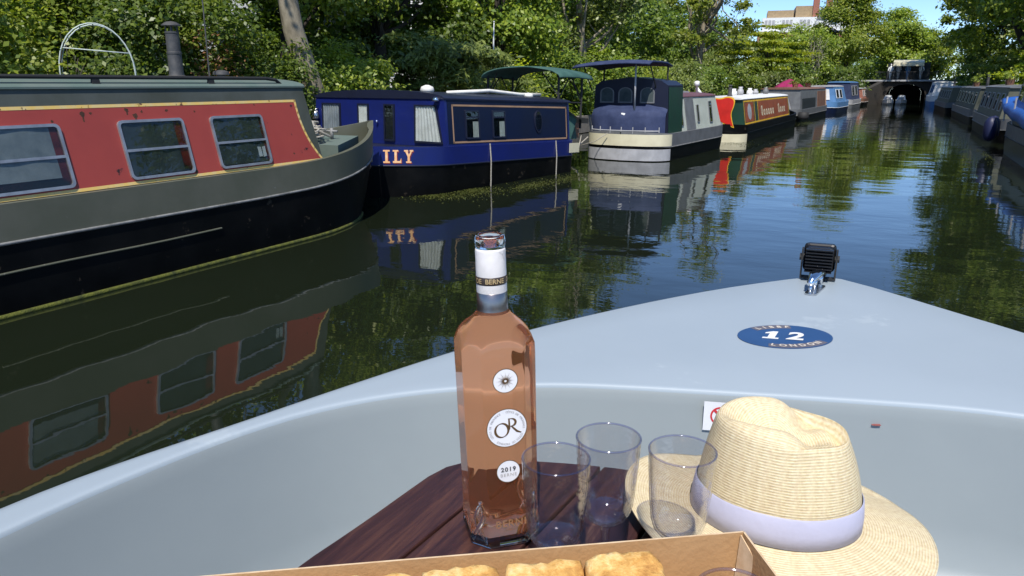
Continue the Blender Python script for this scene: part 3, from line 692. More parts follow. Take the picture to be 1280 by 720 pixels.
# shoulder and creased top
top_r = [crown(2 * pi * k / NT, 29 / 30) for k in range(NT)]
for i in range(1, 26):
    f_ = i / 26
    def tp_(th, f_=f_):
        k = int(round(th / (2 * pi) * NT)) % NT; x0, y0, z0 = top_r[k]
        sq = 1 - f_; x, y = (x0 + .009) * sq - .009, y0 * sq
        bulge = .012 * (1 - (1 - min(1, f_ * 4)) ** 2)
        xr = (x + .009) / .052; yr = y / .05
        crease = .026 * math.exp(-(yr * 2.3) ** 2) * (1 - .35 * max(0, xr)) * min(1, f_ * 2.2)
        pinch = .014 * math.exp(-((xr - .62) / .28) ** 2) * math.exp(-((abs(yr) - .62) / .28) ** 2)
        slope = -.016 * max(0, xr) ** 1.2 + .003 * max(0, -xr)
        return x, y, z0 + bulge - crease - pinch + slope
    addring(tp_, .07 + CH + .07 * f_)
fs = []
for a, b_ in zip(ringsH[:-1], ringsH[1:]):
    for k in range(NT): fs.append((a[k], a[(k + 1) % NT], b_[(k + 1) % NT], b_[k]))
fs.append(tuple(ringsH[-1]))
# side pinches in the upper front of the crown
vv = []
for (x, y, z) in verts:
    if z > .05:
        hz = min(1, (z - .05) / .06)
        d = math.exp(-((x - .026) / .022) ** 2) * hz * .006; y -= d * (1 if y > 0 else -1) * min(1, abs(y) / .03)
    vv.append((x, y, z))
hm = MB(); hm.add(vv, fs); ho = hm.build('straw_body', M['straw'], hat, True)
for nm, arr in (('ring', ring), ('turn', turn)):
    at = ho.data.attributes.new(nm, 'FLOAT', 'POINT')
    if len(at.data) == len(arr): at.data.foreach_set('value', arr)
so2 = ho.modifiers.new('thickness', 'SOLIDIFY'); so2.thickness = .0018; so2.offset = -1
rb = MB(); rr = []
for h, off in ((.012, .0012), (.014, .0022), (.16, .0022), (.31, .0020), (.325, .0010)):
    rr.append([(lambda p: (p[0] * (1 + off / .07), p[1] * (1 + off / .06), p[2] + .0004 * sin(6 * 2 * pi * k / NT)))(crown(2 * pi * k / NT, h)) for k in range(NT)])
rb.loft(rr, True, False); rbo = rb.build('ribbon', M['ribbon'], hat, True)

# ------------------------------------------------------------------ cardboard tray with toasted bread
BX = Vector((-.069, .534, TZ)); bu = Vector((-.821, -.571, 0)); bvv = Vector((.571, -.821, 0))
tray = thing('cardboard_tray', 'open brown cardboard food tray in front of the bottle and glasses', 'tray', tuple(BX + bu * .22 + bvv * .14), (0, 0, 0))
BH, BL, BW, th_ = .091, .46, .29, .0016
tilt = .006
def wall(mb, p0, p1, inward, h=BH):
    p0, p1, q = Vector(p0), Vector(p1), Vector(inward); o = -q * tilt
    vs = [p0 + q * .006, p1 + q * .006, p1 + q * (.006 + th_), p0 + q * (.006 + th_)]; up = Vector((0, 0, h))
    a = [tuple(v) for v in vs]; c = [tuple(v + up - q * .006) for v in vs]
    mb.add(a + c, [(0, 1, 5, 4), (2, 3, 7, 6), (1, 2, 6, 5), (3, 0, 4, 7)]); mb.cur = 1; mb.add(c, [(0, 1, 2, 3)]); mb.cur = 0
z0 = Vector((0, 0, .002)); c0 = BX + z0; c1 = BX + bu * BL + z0; c2 = c1 + bvv * BW; c3 = c0 + bvv * BW
bx = MB()
wall(bx, c0 + bu * .0005, c1, bvv); wall(bx, c3 - bvv * .0, c0 + bvv * .001, bu); wall(bx, c1 + bvv * .001, c2, -bu); wall(bx, c2, c3, -bvv, .06)
bx.add([tuple(c0), tuple(c1), tuple(c2), tuple(c3)] + [tuple(v + z0) for v in (c0, c1, c2, c3)], [(3, 2, 1, 0), (4, 5, 6, 7), (0, 1, 5, 4), (1, 2, 6, 5), (2, 3, 7, 6), (3, 0, 4, 7)])
bx.build('tray_shell', [M['card'], M['cardedge']], tray, False, True)
fp = MB(); fp.add([tuple(c0 + bu * .012 + bvv * .0085 + Vector((0, 0, .004))), tuple(c0 + bu * .0068 + bvv * .030 + Vector((0, 0, .004))), tuple(c0 + bu * .0018 + bvv * .024 + Vector((0, 0, .082))), tuple(c0 + bu * .0045 + bvv * .0035 + Vector((0, 0, .0900)))], [(0, 1, 2, 3)])
fpo = fp.build('corner_flap', M['cardedge'], tray, False, True); fpo.modifiers.new('t', 'SOLIDIFY').thickness = .001
rng = random.Random(5)
def bread(px_u, px_v, zc, dims, rot, label, pitch=0):
    """rounded irregular slab of toasted flatbread"""
    c = BX + bu * px_u + bvv * px_v; o = thing('bread_piece', label, 'bread', (c.x, c.y, TZ + zc + .011), (R(pitch), R(rng.uniform(-4, 4)), math.atan2(bu.y, bu.x) + R(rot)), 'pieces of toasted bread in the cardboard tray')
    mb = MB(); lx, ly, lz = dims; nu = 26; rings_ = []
    ph = [rng.uniform(0, 6) for _ in range(6)]
    for i, (f_, z) in enumerate(((.0, -.5), (.9, -.5), (1.0, -.38), (1.03, 0), (1.0, .34), (.94, .46), (.8, .52), (.4, .55), (.0, .55))):
        rg = []
        for k in range(nu):
            th = 2 * pi * k / nu; x, y = superell(1, 7, th); wob = 1 + .025 * sin(3 * th + ph[0]) + .02 * sin(5 * th + ph[1]) + .016 * sin(9 * th + ph[2] + i)
            ff = max(f_, .002); rg.append((x * lx / 2 * ff * wob, y * ly / 2 * ff * wob, z * lz + .0016 * sin(4 * th + ph[3] + 9 * f_) * ff + .0012 * sin(11 * th + ph[4] + i) * (f_ > .3)))
        rings_.append(rg)
    mb.loft(rings_); mb.build('crust', M['bread'], o, True); return o
brd = [(.105, .036, .074, (.052, .040, .020), 4, 'highest piece of toasted bread, nearest the tray corner'), (.070, .052, .060, (.035, .036, .018), 20, 'small browned end piece of bread beside the plastic pot'),
       (.163, .034, .070, (.056, .042, .019), -3, 'long golden piece of bread second from the tray corner'), (.223, .036, .073, (.056, .042, .018), 3, 'pale golden piece of bread below the bottle'),
       (.282, .037, .073, (.052, .042, .018), -4, 'pale crusty piece of bread left of the bottle'), (.336, .040, .072, (.050, .042, .018), 6, 'last piece of bread at the far end of the row')]
for u, v, z, d, r_, l_ in brd: bread(u, v, z, d, r_, l_, -6)
for k, (u, v) in enumerate(((.11, .09), (.17, .088), (.23, .09), (.29, .088), (.34, .095))): bread(u, v, .045, (.056, .05, .02), rng.uniform(-12, 12), ['thick bread piece lying deeper beside the plastic pot', 'bread piece lying under the golden row', 'broken bread piece in the middle of the tray', 'flat bread piece lying deep in the tray', 'bread piece in the far end of the tray'][k])
for k in range(5): pass
fl_ = MB()
pot = thing('plastic_pot', 'round clear plastic pot in the corner of the cardboard tray', 'pot', tuple(BX + bu * .030 + bvv * .054 + Vector((0, 0, .020))))
mp_ = MB(); mp_.lathe([(.0005, .001), (.021, .001), (.024, .008), (.0275, .060)], (0, 0, 0), 48, False); mp_.build('pot_wall', M['plastic'], pot, True)
mp_ = MB(); mp_.lathe([(.0275 + .0014 * cos(a), .0605 + .0014 * sin(a)) for a in [2 * pi * k / 10 for k in range(11)]], (0, 0, 0), 48, False); mp_.build('pot_rim', M['plasticrim'], pot, True)
mp_ = MB(); mp_.lathe([(.0005, .002), (.0205, .002), (.0245, .03), (.0005, .031)], (0, 0, 0), 40, False); mp_.build('dip', mat('reddish_dip', (.35, .14, .08), .5, col2=(.45, .22, .12), vscale=60), pot, True)

# ------------------------------------------------------------------ narrowboats
def narrowboat(name, label, cat, xy, heading, L, B, zb, zg, cab, ze, mats, bow=2.2, stern=.9, rise=.28, crown=.08, tumble=.16, inset=.13, pitch=0, group=None, wellback=.25, flare=.5):
    """canal boat in its own frame: +Y to the bow, +X to starboard, origin at the stern centre on the water"""
    r = thing(name, label, cat, (xy[0], xy[1], 0), (R(pitch), 0, R(heading)), group)
    n = 60; ss = sorted(set([L * k / 24 for k in range(25)] + [stern * k / 8 for k in range(9)] + [L - bow + bow * k / 16 for k in range(17)]))
    def hw(s_, lv=0):
        k = 1.0
        if s_ < stern: k = math.sqrt(max(0, 1 - ((stern - s_) / stern) ** 2)) ** .8
        if s_ > L - bow: t = (s_ - (L - bow)) / bow; k = max(0, 1 - t ** (2.1)) ** (1.0)
        return max(.012, B / 2 * k)
    def sheer(s_):
        t = max(0, (s_ - (L - bow * 1.3)) / (bow * 1.3)); u = max(0, (stern * 1.5 - s_) / (stern * 1.5)); return rise * t ** 2.2 + .05 * u * u
    def back(s_, f_):   # lower levels retreat at the bow
        t = max(0, (s_ - (L - bow)) / bow); return s_ - flare * f_ * t ** 1.5
    def lev(side, z, f_, w=1.0, s_list=None):
        return [(side * hw(s_) * w, back(s_, f_), z(s_)) for s_ in (s_list or ss)]
    h = MB()
    levels = [(lambda s_: zb + sheer(s_) * .75, .0, 1.0), (lambda s_: zb * .5 + sheer(s_) * .3, .35, .99), (lambda s_: .0, .75, .97), (lambda s_: -.45, 1.3, .86)]
    for side in (-1, 1): h.loft([lev(side, z, f_, w) for z, f_, w in levels], closed=False)
    a, b_ = lev(-1, levels[3][0], 1.3, .86), lev(1, levels[3][0], 1.3, .86); h.loft([a, b_], closed=False)
    recalc(h.build('hull', mats['hull'], r, True))
    t = MB()
    for side in (-1, 1): t.loft([lev(side, lambda s_: zb + sheer(s_) * .75, 0), lev(side, lambda s_: zg + sheer(s_), -.12)], closed=False)
    # gunwale cap, inner bulwark, deck
    zd = lambda s_: zg - .015 + sheer(s_) * (1 if s_ < cab[1] else .2) - (wellback if s_ > cab[1] + .01 else 0)
    cap_o = {sd_: lev(sd_, lambda s_: zg + sheer(s_), -.12) for sd_ in (-1, 1)}
    cap_i = {sd_: [(sd_ * max(.006, abs(x) - .065), y - (.05 if y > L - .3 else 0), z) for x, y, z in cap_o[sd_]] for sd_ in (-1, 1)}
    dck = {sd_: [(x, y, zd(s_)) for (x, y, z), s_ in zip(cap_i[sd_], ss)] for sd_ in (-1, 1)}
    for sd_ in (-1, 1): t.loft([cap_o[sd_], cap_i[sd_], dck[sd_]], closed=False)
    recalc(autosmooth(t.build('topside', mats['top'], r)))
    d = MB(); d.loft([dck[-1], dck[1]], closed=False); recalc(d.build('deck', mats.get('deck', mats['top']), r))
    rs = MB()
    for sd_ in (-1, 1):
        rs.tube([(x + sd_ * .004, y, z) for x, y, z in lev(sd_, lambda s_: zb + sheer(s_) * .75, 0)], .013, 6)
    rs.build('rubbing_strake', mats.get('strake', mats['top']), r, True)
    wb, wt = B / 2 - inset, B / 2 - inset - tumble
    if cab:
        c = MB(); s0, s1 = cab; zc = zg - .02
        def ring(s_, ds=0): return [(-wb, s_, zc), (wb, s_, zc), (wt, s_ + ds, ze), (-wt, s_ + ds, ze)]
        c.loft([ring(s0), ring(s1, -mats.get('rake', .05))]); r0 = c.build('cabin', mats['cabin'], r)
        rf = MB(); rr = []
        for s_, k in ((s0 - .06, 1), (s1 + .02 - mats.get('rake', .05), 1)):
            rr.append([((wt + .02) * cos(a), s_, ze + .004 + crown * sin(a)) for a in [pi * q / 14 for q in range(15)]] + [(-(wt + .02), s_, ze - .012), (wt + .02, s_, ze - .012)])
        rf.loft(rr); autosmooth(rf.build('roof', mats['roof'], r), 40)
    def side_frame(sd_, s_, h0=None):
        """u along the boat, v up the leaning cabin side, d outwards; origin at the cabin foot at s_"""
        Vv = Vector((sd_ * (wt - wb), 0, ze - (zg - .02))); Vn = Vv.normalized(); U = Vector((0, 1, 0)); Nn = Vector((sd_ * Vn.z, 0, -Vn.x * sd_)) if False else (U.cross(Vn) if sd_ > 0 else Vn.cross(U))
        return frame((sd_ * wb, s_, zg - .02), U, Vn, Nn)
    r_ = dict(root=r, side=side_frame, hw=hw, sheer=sheer, ss=ss, zg=zg, zb=zb, ze=ze, wb=wb, wt=wt, lev=lev, H=math.hypot(wt - wb, ze - zg + .02), L=L, crown=crown, B=B)
    return r_
def window(nb, fr, u0, u1, v0, v1, style, fm, rad=.045, fw=.024, bar=None, par=None):
    o, i = rrect(u0, u1, v0, v1, rad), rrect(u0 + fw, u1 - fw, v0 + fw, v1 - fw, max(.004, rad - fw * .6))
    f_ = MB(); f_.ringplate(fr, o, i, .0, .022)
    if bar: f_.plate(fr, [(u0 + fw * .8, bar - .011), (u1 - fw * .8, bar - .011), (u1 - fw * .8, bar + .011), (u0 + fw * .8, bar + .011)], .012, .02)
    wf = f_.build('window', fm, nb['root'])
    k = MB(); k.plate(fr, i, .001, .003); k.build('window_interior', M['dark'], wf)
    if style:
        cm, a, b_, lo, hi, amp = style; nn = 40; c = MB(); rings = []
        for q in range(nn + 1):
            u = u0 + fw + (u1 - u0 - 2 * fw) * (a + (b_ - a) * q / nn); rings.append([fr(u, v0 + fw + (v1 - v0 - 2 * fw) * t, .0075 + .0035 * sin(q * amp + t * 1.5)) for t in (lo, (lo + hi) / 2, hi)])
        c.loft(rings, closed=False); c.build('curtain', cm, wf, True)
    gz = MB(); gz.plate(fr, i, .0125, .0145); gz.build('pane', M['winglass'], wf)
    return wf
def coach(fr, pts, wd, d, mb):
    """painted line of width wd along a closed or open 2-D path"""
    for (a, b_), (c, e) in zip(pts[:-1], pts[1:]):
        l_ = math.hypot(c - a, e - b_) or 1; nx_, ny_ = -(e - b_) / l_ * wd / 2, (c - a) / l_ * wd / 2; ex, ey = (c - a) / l_ * wd / 2, (e - b_) / l_ * wd / 2
        mb.plate(fr, [(a - ex * .98 + nx_, b_ - ey * .98 + ny_), (a - ex * .98 - nx_, b_ - ey * .98 - ny_), (c + ex * .98 - nx_, e + ey * .98 - ny_), (c + ex * .98 + nx_, e + ey * .98 + ny_)], d, d + .002)
def stovepipe(nb, x, s_, h, r_=.075, m='stove'):
    z = nb['ze'] + nb['crown'] * math.sqrt(max(0, 1 - (x / nb['wt']) ** 2)); c = MB()
    c.lathe([(r_ * 1.5, -.02), (r_ * 1.5, .015), (r_ * 1.05, .03), (r_, .05), (r_ * .95, h * .42), (r_ * 1.02, h * .43), (r_ * 1.02, h * .46), (r_ * .93, h * .47), (r_ * .9, h * .78), (r_ * .97, h * .79), (r_ * .97, h * .82), (r_ * .7, h * .82)], (x, s_, z), 20)
    o = c.build('stove_chimney', M[m], nb['root'], True); autosmooth(o)
    c = MB(); c.lathe([(r_ * 1.32, h * .92), (r_ * 1.3, h * .935), (r_ * .7, h * .985), (0, h)], (x, s_, z), 20)
    for k in range(4): a = pi / 4 + k * pi / 2; c.tube([(x + r_ * .75 * cos(a), s_ + r_ * .75 * sin(a), z + h * .8), (x + r_ * .75 * cos(a), s_ + r_ * .75 * sin(a), z + h * .94)], .008, 6)
    autosmooth(c.build('chimney_cowl', M[m], o)); return o

# --- red boat, nearest on the left
rb_ = narrowboat('narrowboat', 'red-sided narrowboat with olive hull band and black hull, closest to the camera', 'narrowboat', (-6.65, -6.4), 0, 15.0, 2.1, .545, .825, (1.2, 12.93), 1.625,
                 dict(hull=M['black'], top=M['olive'], cabin=M['oliveroof'], roof=M['teal'], deck=M['teal'], strake=M['strake'], rake=.07), bow=2.5, rise=.33, crown=.085, tumble=.18, inset=.125, wellback=.30, group='narrowboats moored along the canal')
fr = rb_['side'](1, 0); H_ = rb_['H']
pn = MB(); e0, e1 = 1.5, 12.84
cur = [(e1 + .0 + .012 * k, .035 + (H_ * .80 - .035) * (1 - k / 10)) for k in range(0)]
right = [(e1 - .05 - .10 * sin(pi * .5 * (k / 10)) * 1 + (.13 * (1 - k / 10) ** 3), .03 + (H_ * .815 - .03) * k / 10) for k in range(11)]
outl = [(e0, .03)] + right + [(e0, H_ * .815)]
pn.plate(fr, outl, -.002, .003); pnl = pn.build('side_panel', M['red'], rb_['root'])
ln = MB(); coach(fr, [(e0, .03)] + right + [(e0, H_ * .815), (e0, .03)], .026, .003, ln); ln.build('coach_line', M['yellow'], rb_['root'])
for i, (a, b_) in enumerate(((10.53, 11.19), (11.49, 12.155), (9.36, 10.04), (8.3, 8.96), (7.0, 7.66), (5.6, 6.26), (4.2, 4.86))):
    st = [(M['curtaindark'], .02, .86, .02, 1, .35), (M['curtaindark'], .0, .95, .02, 1, .3), (M['curtain'], 0, .9, .14, 1, .25), (M['curtain'], 0, 1, .0, 1, .3)][min(i, 3)]
    window(rb_, fr, a, b_, .055, H_ * .665, st, M['alu'], .045, .023, H_ * .36)
rc = random.Random(21); rust_ = mat('dark_rust', (.035, .016, .010), .9, col2=(.10, .04, .02), vscale=40)
for u, v_, r_ in ((10.26, .59, .028), (10.33, .60, .012), (10.66, .615, .02), (10.73, .57, .026), (10.80, .60, .012), (11.05, .60, .016), (9.5, .63, .014), (9.15, .60, .018), (12.1, .625, .011), (11.2, .06, .02), (10.0, .55, .012), (8.6, .3, .016), (11.35, .585, .01), (12.5, .12, .012)):
    ch = MB(); n_ = 9; ch.plate(fr, [(u + r_ * rc.uniform(.5, 1.3) * cos(2 * pi * q / n_), v_ * H_ / .80 * 1.0 + r_ * rc.uniform(.5, 1.2) * sin(2 * pi * q / n_)) for q in range(n_)], .003, .0042)
    if r_ > .018: ch.plate(fr, [(u - .004, v_ * H_ / .80), (u - .010, v_ * H_ / .80 - r_ * 1.9), (u + .004, v_ * H_ / .80 - r_ * 2.1), (u + .007, v_ * H_ / .80)], .003, .0040)
    ch.build('rust_chip', rust_, pnl)
# notices standing inside the third window, roof rail, mushroom vent, aerial
k = MB(); k.plate(fr, [(12.0, .135), (12.045, .135), (12.045, .23), (12.0, .235)], .0105, .012); k.plate(fr, [(12.055, .13), (12.10, .135), (12.10, .235), (12.06, .23)], .0105, .012); k.build('notice_card', M['white'], rb_['root'])
hr = MB(); xr = rb_['wt'] - .02; zr = 1.705
hr.tube([(xr, 1.3, zr)] + [(xr, y, zr) for y in np.linspace(2, 12.35, 12)] + [(xr - .005, 12.5, zr - .015), (xr - .01, 12.58, 1.64)], .017, 8)
for y in np.arange(2.2, 12.4, 1.18): hr.box((xr, y, 1.668), (.03, .075, .075), None, .75)
hr.build('handrail', M['rubber'], rb_['root'], False)
hr = MB(); hr.tube([(-xr, 1.3, zr), (-xr, 12.3, zr), (-xr, 12.55, 1.64)], .017, 8)
for y in np.arange(2.2, 12.4, 1.18): hr.box((-xr, y, 1.668), (.03, .075, .075), None, .75)
hr.build('handrail', M['rubber'], rb_['root'])
stovepipe(rb_, .30, 11.61, .53, .068)
v = MB(); v.lathe([(.045, 0), (.045, .05), (.085, .055), (.08, .085), (.04, .10), (0, .103)], (.2, 12.25, 1.69), 18); autosmooth(v.build('mushroom_vent', M['stove'], rb_['root']))
v = MB(); v.tube([(.25, 12.05, 1.70), (.252, 12.06, 2.4), (.25, 12.05, 3.2)], .007, 6); v.build('aerial', M['stove'], rb_['root'])
v = MB(); v.tube([(x, y, z) for x, y, z in rb_['lev'](1, lambda s_: .012, .75, .975) if y < 14.2], .022, 6); v.build('waterline_weed', M['weed'], rb_['root'], True)
v = MB(); v.tube([(1.051, 9.2 + .3 * k, .33 + .004 * sin(k)) for k in range(8)], .009, 6); v.build('hull_scratch', M['olive'], rb_['root'])
# bow locker with teal lid, front bulkhead door
v = MB(); v.loft([[(-.62, 13.55, z), (.62, 13.55, z), (.22, 14.45, z + .05), (-.22, 14.45, z + .05)] for z in (.60, .90, .93)]); v.build('bow_locker', M['teal'], rb_['root'])
v = MB(); v.box((0, 12.945, 1.25), (.56, .02, .72)); v.build('front_door', M['oliveroof'], rb_['root'])
v = MB(); v.tube([(-.11, 14.05, .96), (-.11, 14.05, 1.10)], .022, 10); v.tube([(.11, 14.05, .96), (.11, 14.05, 1.10)], .022, 10); v.tube([(-.2, 14.05, 1.06), (.2, 14.05, 1.06)], .016, 8); v.build('mooring_post', M['strake'], rb_['root'], True)
# coil of rope lying on the bow
rp = random.Random(3); ro = MB()
for q in range(9):
    cx0, cy0 = rp.uniform(-.16, .2), rp.uniform(-.25, .16); ra, rb2 = rp.uniform(.14, .26), rp.uniform(.08, .18); a0 = rp.uniform(0, 6); pts = []
    for k in range(34):
        a = a0 + k * .27; pts.append((cx0 + ra * cos(a) * (1 - .006 * k), cy0 + rb2 * sin(a), .03 + .018 * q + .06 * max(0, sin(a * .5 + q)) ** 2 + rp.uniform(0, .008)))
    ro.tube(pts, .013, 6)
ro.tube([(-.3, -.2, .02), (-.2, .0, .2), (-.05, .05, .27), (.1, .02, .24), (.2, -.1, .12), (.3, -.2, .0)], .017, 7)
ro.tube([(.05, .1, .08), (.0, .0, .26), (.08, -.1, .27), (.16, -.02, .16), (.3, .1, .06)], .017, 7)
tag(ro.build('mooring_rope', M['rope'], None, True, loc=(-6.65, 7.30, .95)), 'tangled grey mooring rope heaped on the olive bow', 'rope')

# --- blue boat
bb = narrowboat('narrowboat', 'deep blue canal boat with white curtains and ILY lettering on its bow', 'narrowboat', (-7.1, 14.0), 171, 5.75, 3.2, .50, .78, (.35, 3.95), 1.50,
                dict(hull=M['black'], top=M['blue'], cabin=M['blue'], roof=M['navytop'], deck=M['navytop'], strake=M['navytop'], rake=0.0), bow=1.85, stern=.35, rise=.02, crown=.12, tumble=.06, inset=.05, pitch=2.0, wellback=.02, flare=.25, group='narrowboats moored along the canal')
bb['root'].location.z = -.2
fr = bb['side'](-1, 0); Hb = bb['H']
pn = MB(); pn.plate(fr, [(.40, .05), (3.90, .05), (3.90, Hb - .02), (.40, Hb - .02)], -.002, .003); pn.build('side_panel', M['navy'], bb['root'])
ln = MB(); coach(fr, [(.46, .075), (3.78, .075), (3.78, Hb - .10), (.46, Hb - .10), (.46, .075)], .028, .003, ln); ln.build('coach_line', M['gold'], bb['root'])
for a in (3.13, 2.42): window(bb, fr, a, a + .36, .12, Hb - .17, (M['whitecurtain'], .0, .45, .0, .62, .6), M['navytop'], .02, .025, Hb * .62)
o_ = MB(); o_.plate(fr, circle((1.42, Hb * .52), .12, 24, .20), .003, .02); pw = o_.build('porthole', M['navytop'], bb['root']); o_ = MB(); o_.plate(fr, circle((1.42, Hb * .52), .095, 24, .17), .0201, .022); o_.build('pane', M['winglass'], pw)
ff = frame((-1.5, 3.95, .80), (1, 0, 0), (0, 0, 1), (0, 1, 0))
def frontwin(u0, u1, cm, skew=0, fm=M['navytop'], lo=0.0):
    o = [(u0 - skew, 0.01), (u1, .01), (u1, .60), (u0, .60)]; cx0 = sum(p[0] for p in o) / 4
    i = [(u0 - skew + .025, .04), (u1 - .025, .04), (u1 - .025, .575), (u0 + .025, .575)]
    f_ = MB(); f_.ringplate(ff, o, i, 0, .03); wf = f_.build('front_window', fm, bb['root'])
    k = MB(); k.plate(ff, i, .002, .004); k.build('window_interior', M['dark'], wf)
    if cm:
        c = MB(); rings = []
        for q in range(49):
            t = q / 48; rings.append([ff((i[0][0] + (i[1][0] - i[0][0]) * t) * (1 - w_) + (i[3][0] + (i[2][0] - i[3][0]) * t) * w_, .04 + .535 * w_, .011 + .006 * sin(q * .95 + 1.2 * w_) + .002 * sin(q * 2.3)) for w_ in (lo, .3, .6, 1)])
        c.loft(rings, closed=False); c.build('curtain', cm, wf, True)
    gz = MB(); gz.plate(ff, i, .021, .023); gz.build('pane', thin_clear, wf)
thin_clear = thinglass('clear_window_glass', (.9, .92, .92), 1.45, .02, 1.0)
frontwin(.16, .62, M['whitecurtain'], .13); frontwin(1.06, 1.30, None); frontwin(1.66, 1.92, M['whitecurtain']); frontwin(2.35, 2.82, M['curtain'])
v = MB(); v.lathe([(.0, 0), (.02, .004), (.02, .02), (0, .024)], (0, 0, 0), 12); kb = v.build('door_knob', M['chrome'], bb['root'], True, loc=(-1.5 + 1.45, 3.985, 1.10))
v = MB(); v.lathe([(.05, 0), (.07, .02), (.06, .1), (.03, .15), (.0, .16)], (1.43, 4.02, 1.12), 14); v.tube([(1.43, 3.96, 1.3), (1.43, 4.03, 1.28)], .012, 6); v.build('lantern', M['steel'], bb['root'], True)
v = MB(); v.lathe([(.06, 0), (.06, .03), (.035, .06), (0, .065)], (-1.36, 4.0, 1.455), 12); v.build('nav_light', M['chrome'], bb['root'], True)
# lettering on the bow flank: I L Y with slab serifs, red shadow behind
def flank(u, v, d, off=0):
    """u metres along the starboard flank back from the bow point, v above the band foot"""
    s_ = 5.75 - u; e = .01; x, x2 = bb['hw'](s_), bb['hw'](s_ - .02)
    nx_, ny_ = .02, (x2 - x); l_ = math.hypot(nx_, ny_) or 1
    return (-(x + d * nx_ / l_), s_ - .0 + d * ny_ / l_, bb['zb'] + v)
def serif(ch):
    if ch == 'I': return [[(.028, 0), (.062, 0), (.062, .2), (.028, .2)], [(0, 0), (.09, 0), (.09, .024), (0, .024)], [(0, .176), (.09, .176), (.09, .2), (0, .2)]], .09
    if ch == 'L': return [[(.024, 0), (.058, 0), (.058, .2), (.024, .2)], [(0, 0), (.125, 0), (.125, .03), (0, .03)], [(0, .176), (.082, .176), (.082, .2), (0, .2)], [(.105, .03), (.125, .03), (.125, .075)]], .125
    return [[(.055, 0), (.09, 0), (.09, .095), (.055, .095)], [(.03, 0), (.115, 0), (.115, .024), (.03, .024)], [(.055, .095), (.09, .095), (.05, .19), (.012, .19)], [(.06, .095), (.09, .095), (.135, .19), (.11, .19)], [(0, .176), (.065, .176), (.065, .2), (0, .2)], [(.09, .176), (.15, .176), (.15, .2), (.09, .2)]], .15
u = .83
for ch in 'ILY':
    strokes, w_ = serif(ch); par_ = bb['root']
    for nm, m_, du, dv, dd in (('bow_letter', 'letter', 0, 0, .007), ('letter_shadow', 'letterred', .010, -.014, .004)):
        lt = MB()
        for st_ in strokes: lt.plate(lambda a, b_, d, u=u, du=du, dv=dv: flank(u + a * .78 + du, .05 + b_ * .95 + dv, d), st_, dd - .003, dd)
        k = lt.build(nm, M[m_], par_); par_ = k
    u += w_ * .78 + .035
# roof clutter and the green hood over the stern
v = MB(); v.tube([(-.9, 3.2, 1.60), (-1.0, 2.2, 1.66), (-.95, 1.2, 1.62), (-1.0, .6, 1.63)], .03, 8); v.build('boat_pole', M['whitecurtain'], bb['root'], True)
v = MB(); v.lathe([(.09, 0), (.12, .03), (.1, .09), (.03, .12), (0, .121)], (-.55, 3.3, 1.60), 16); v.build('roof_vent', M['whitecurtain'], bb['root'], True)
v = MB(); v.lathe([(.07, 0), (.10, .03), (.08, .08), (0, .1)], (-1.0, 1.0, 1.56), 16); v.build('roof_vent', M['whitecurtain'], bb['root'], True)
for x in (-1.35, .35):
    v = MB(); v.tube([(x, .5, 1.45), (x, .5, 2.0)], .024, 8); v.tube([(x, -.35, 1.0), (x, -.35, 2.0)], .024, 8); v.tube([(x, .5, 1.55), (x, .1, 2.0)], .014, 6); v.tube([(x, -.35, 1.5), (x, .05, 2.0)], .014, 6); v.tube([(x, .5, 1.5), (x, -.35, 1.5)], .014, 6)
    for y in (.5, -.35): v.tube([(x, y, 1.62), (x * .65 - .1, y, 2.04)], .012, 6)
    v.build('hood_frame', M['rubber'], bb['root'])
v = MB(); rings = []
for y in np.linspace(.7, -.55, 9):
    rings.append([(-.56 + .93 * cos(a), y, 1.96 + .20 * sin(a) + .02 * sin((y + .55) / 1.25 * pi)) for a in [pi * q / 16 for q in range(17)]] + [(-.56 + .93 * cos(a), y, 1.935 + .20 * sin(a) + .02 * sin((y + .55) / 1.25 * pi)) for a in [pi * q / 16 for q in range(16, -1, -1)]])
v.loft(rings); v.build('hood_canvas', M['canvasgreen'], bb['root'], True)
v = MB(); v.loft([[(-1.4, .38, z) for z in (.8, 1.45)] , [(-1.45, .15, .8), (-1.48, .0, 1.18)], [(-1.35, -.25, .8), (-1.3, -.2, 1.12)], [(-.2, -.3, .8), (-.2, -.2, 1.10)], [(.9, -.25, .8), (.9, -.2, 1.1)]], closed=False); v.build('stern_cover', M['canvasgreen'], bb['root'])
v = MB(); v.loft([[(-1.48, .40, 1.38), (-1.2, .42, 1.44), (-.6, .4, 1.42)], [(-1.56, .1, 1.22), (-1.25, .05, 1.30), (-.6, .1, 1.26)], [(-1.60, -.25, 1.20), (-1.2, -.3, 1.22), (-.6, -.2, 1.2)], [(-1.50, -.42, 1.10), (-1.1, -.5, 1.1), (-.6, -.4, 1.1)]], closed=False); tp_ = v.build('grey_tarpaulin', M['palegrey'], bb['root'], True)
v = MB(); v.box((-.9, -.55, .95), (.5, .2, .3)); v.build('wooden_crate', M['brown'], bb['root'])
for y in (2.93, .92):
    v = MB(); v.tube([(-1.63, y, -.25), (-1.63, y, .52), (-1.60, y, .80)], .011, 6); v.build('fender_rope', M['rope'], bb['root'])
v = MB(); v.plate(frame((-1.615, .10, .56), (0, 1, 0), (0, 0, 1), (-1, 0, 0)), [(0, 0), (.36, 0), (.36, .18), (0, .18)], 0, .006); v.build('stern_panel', M['cream'], bb['root'])

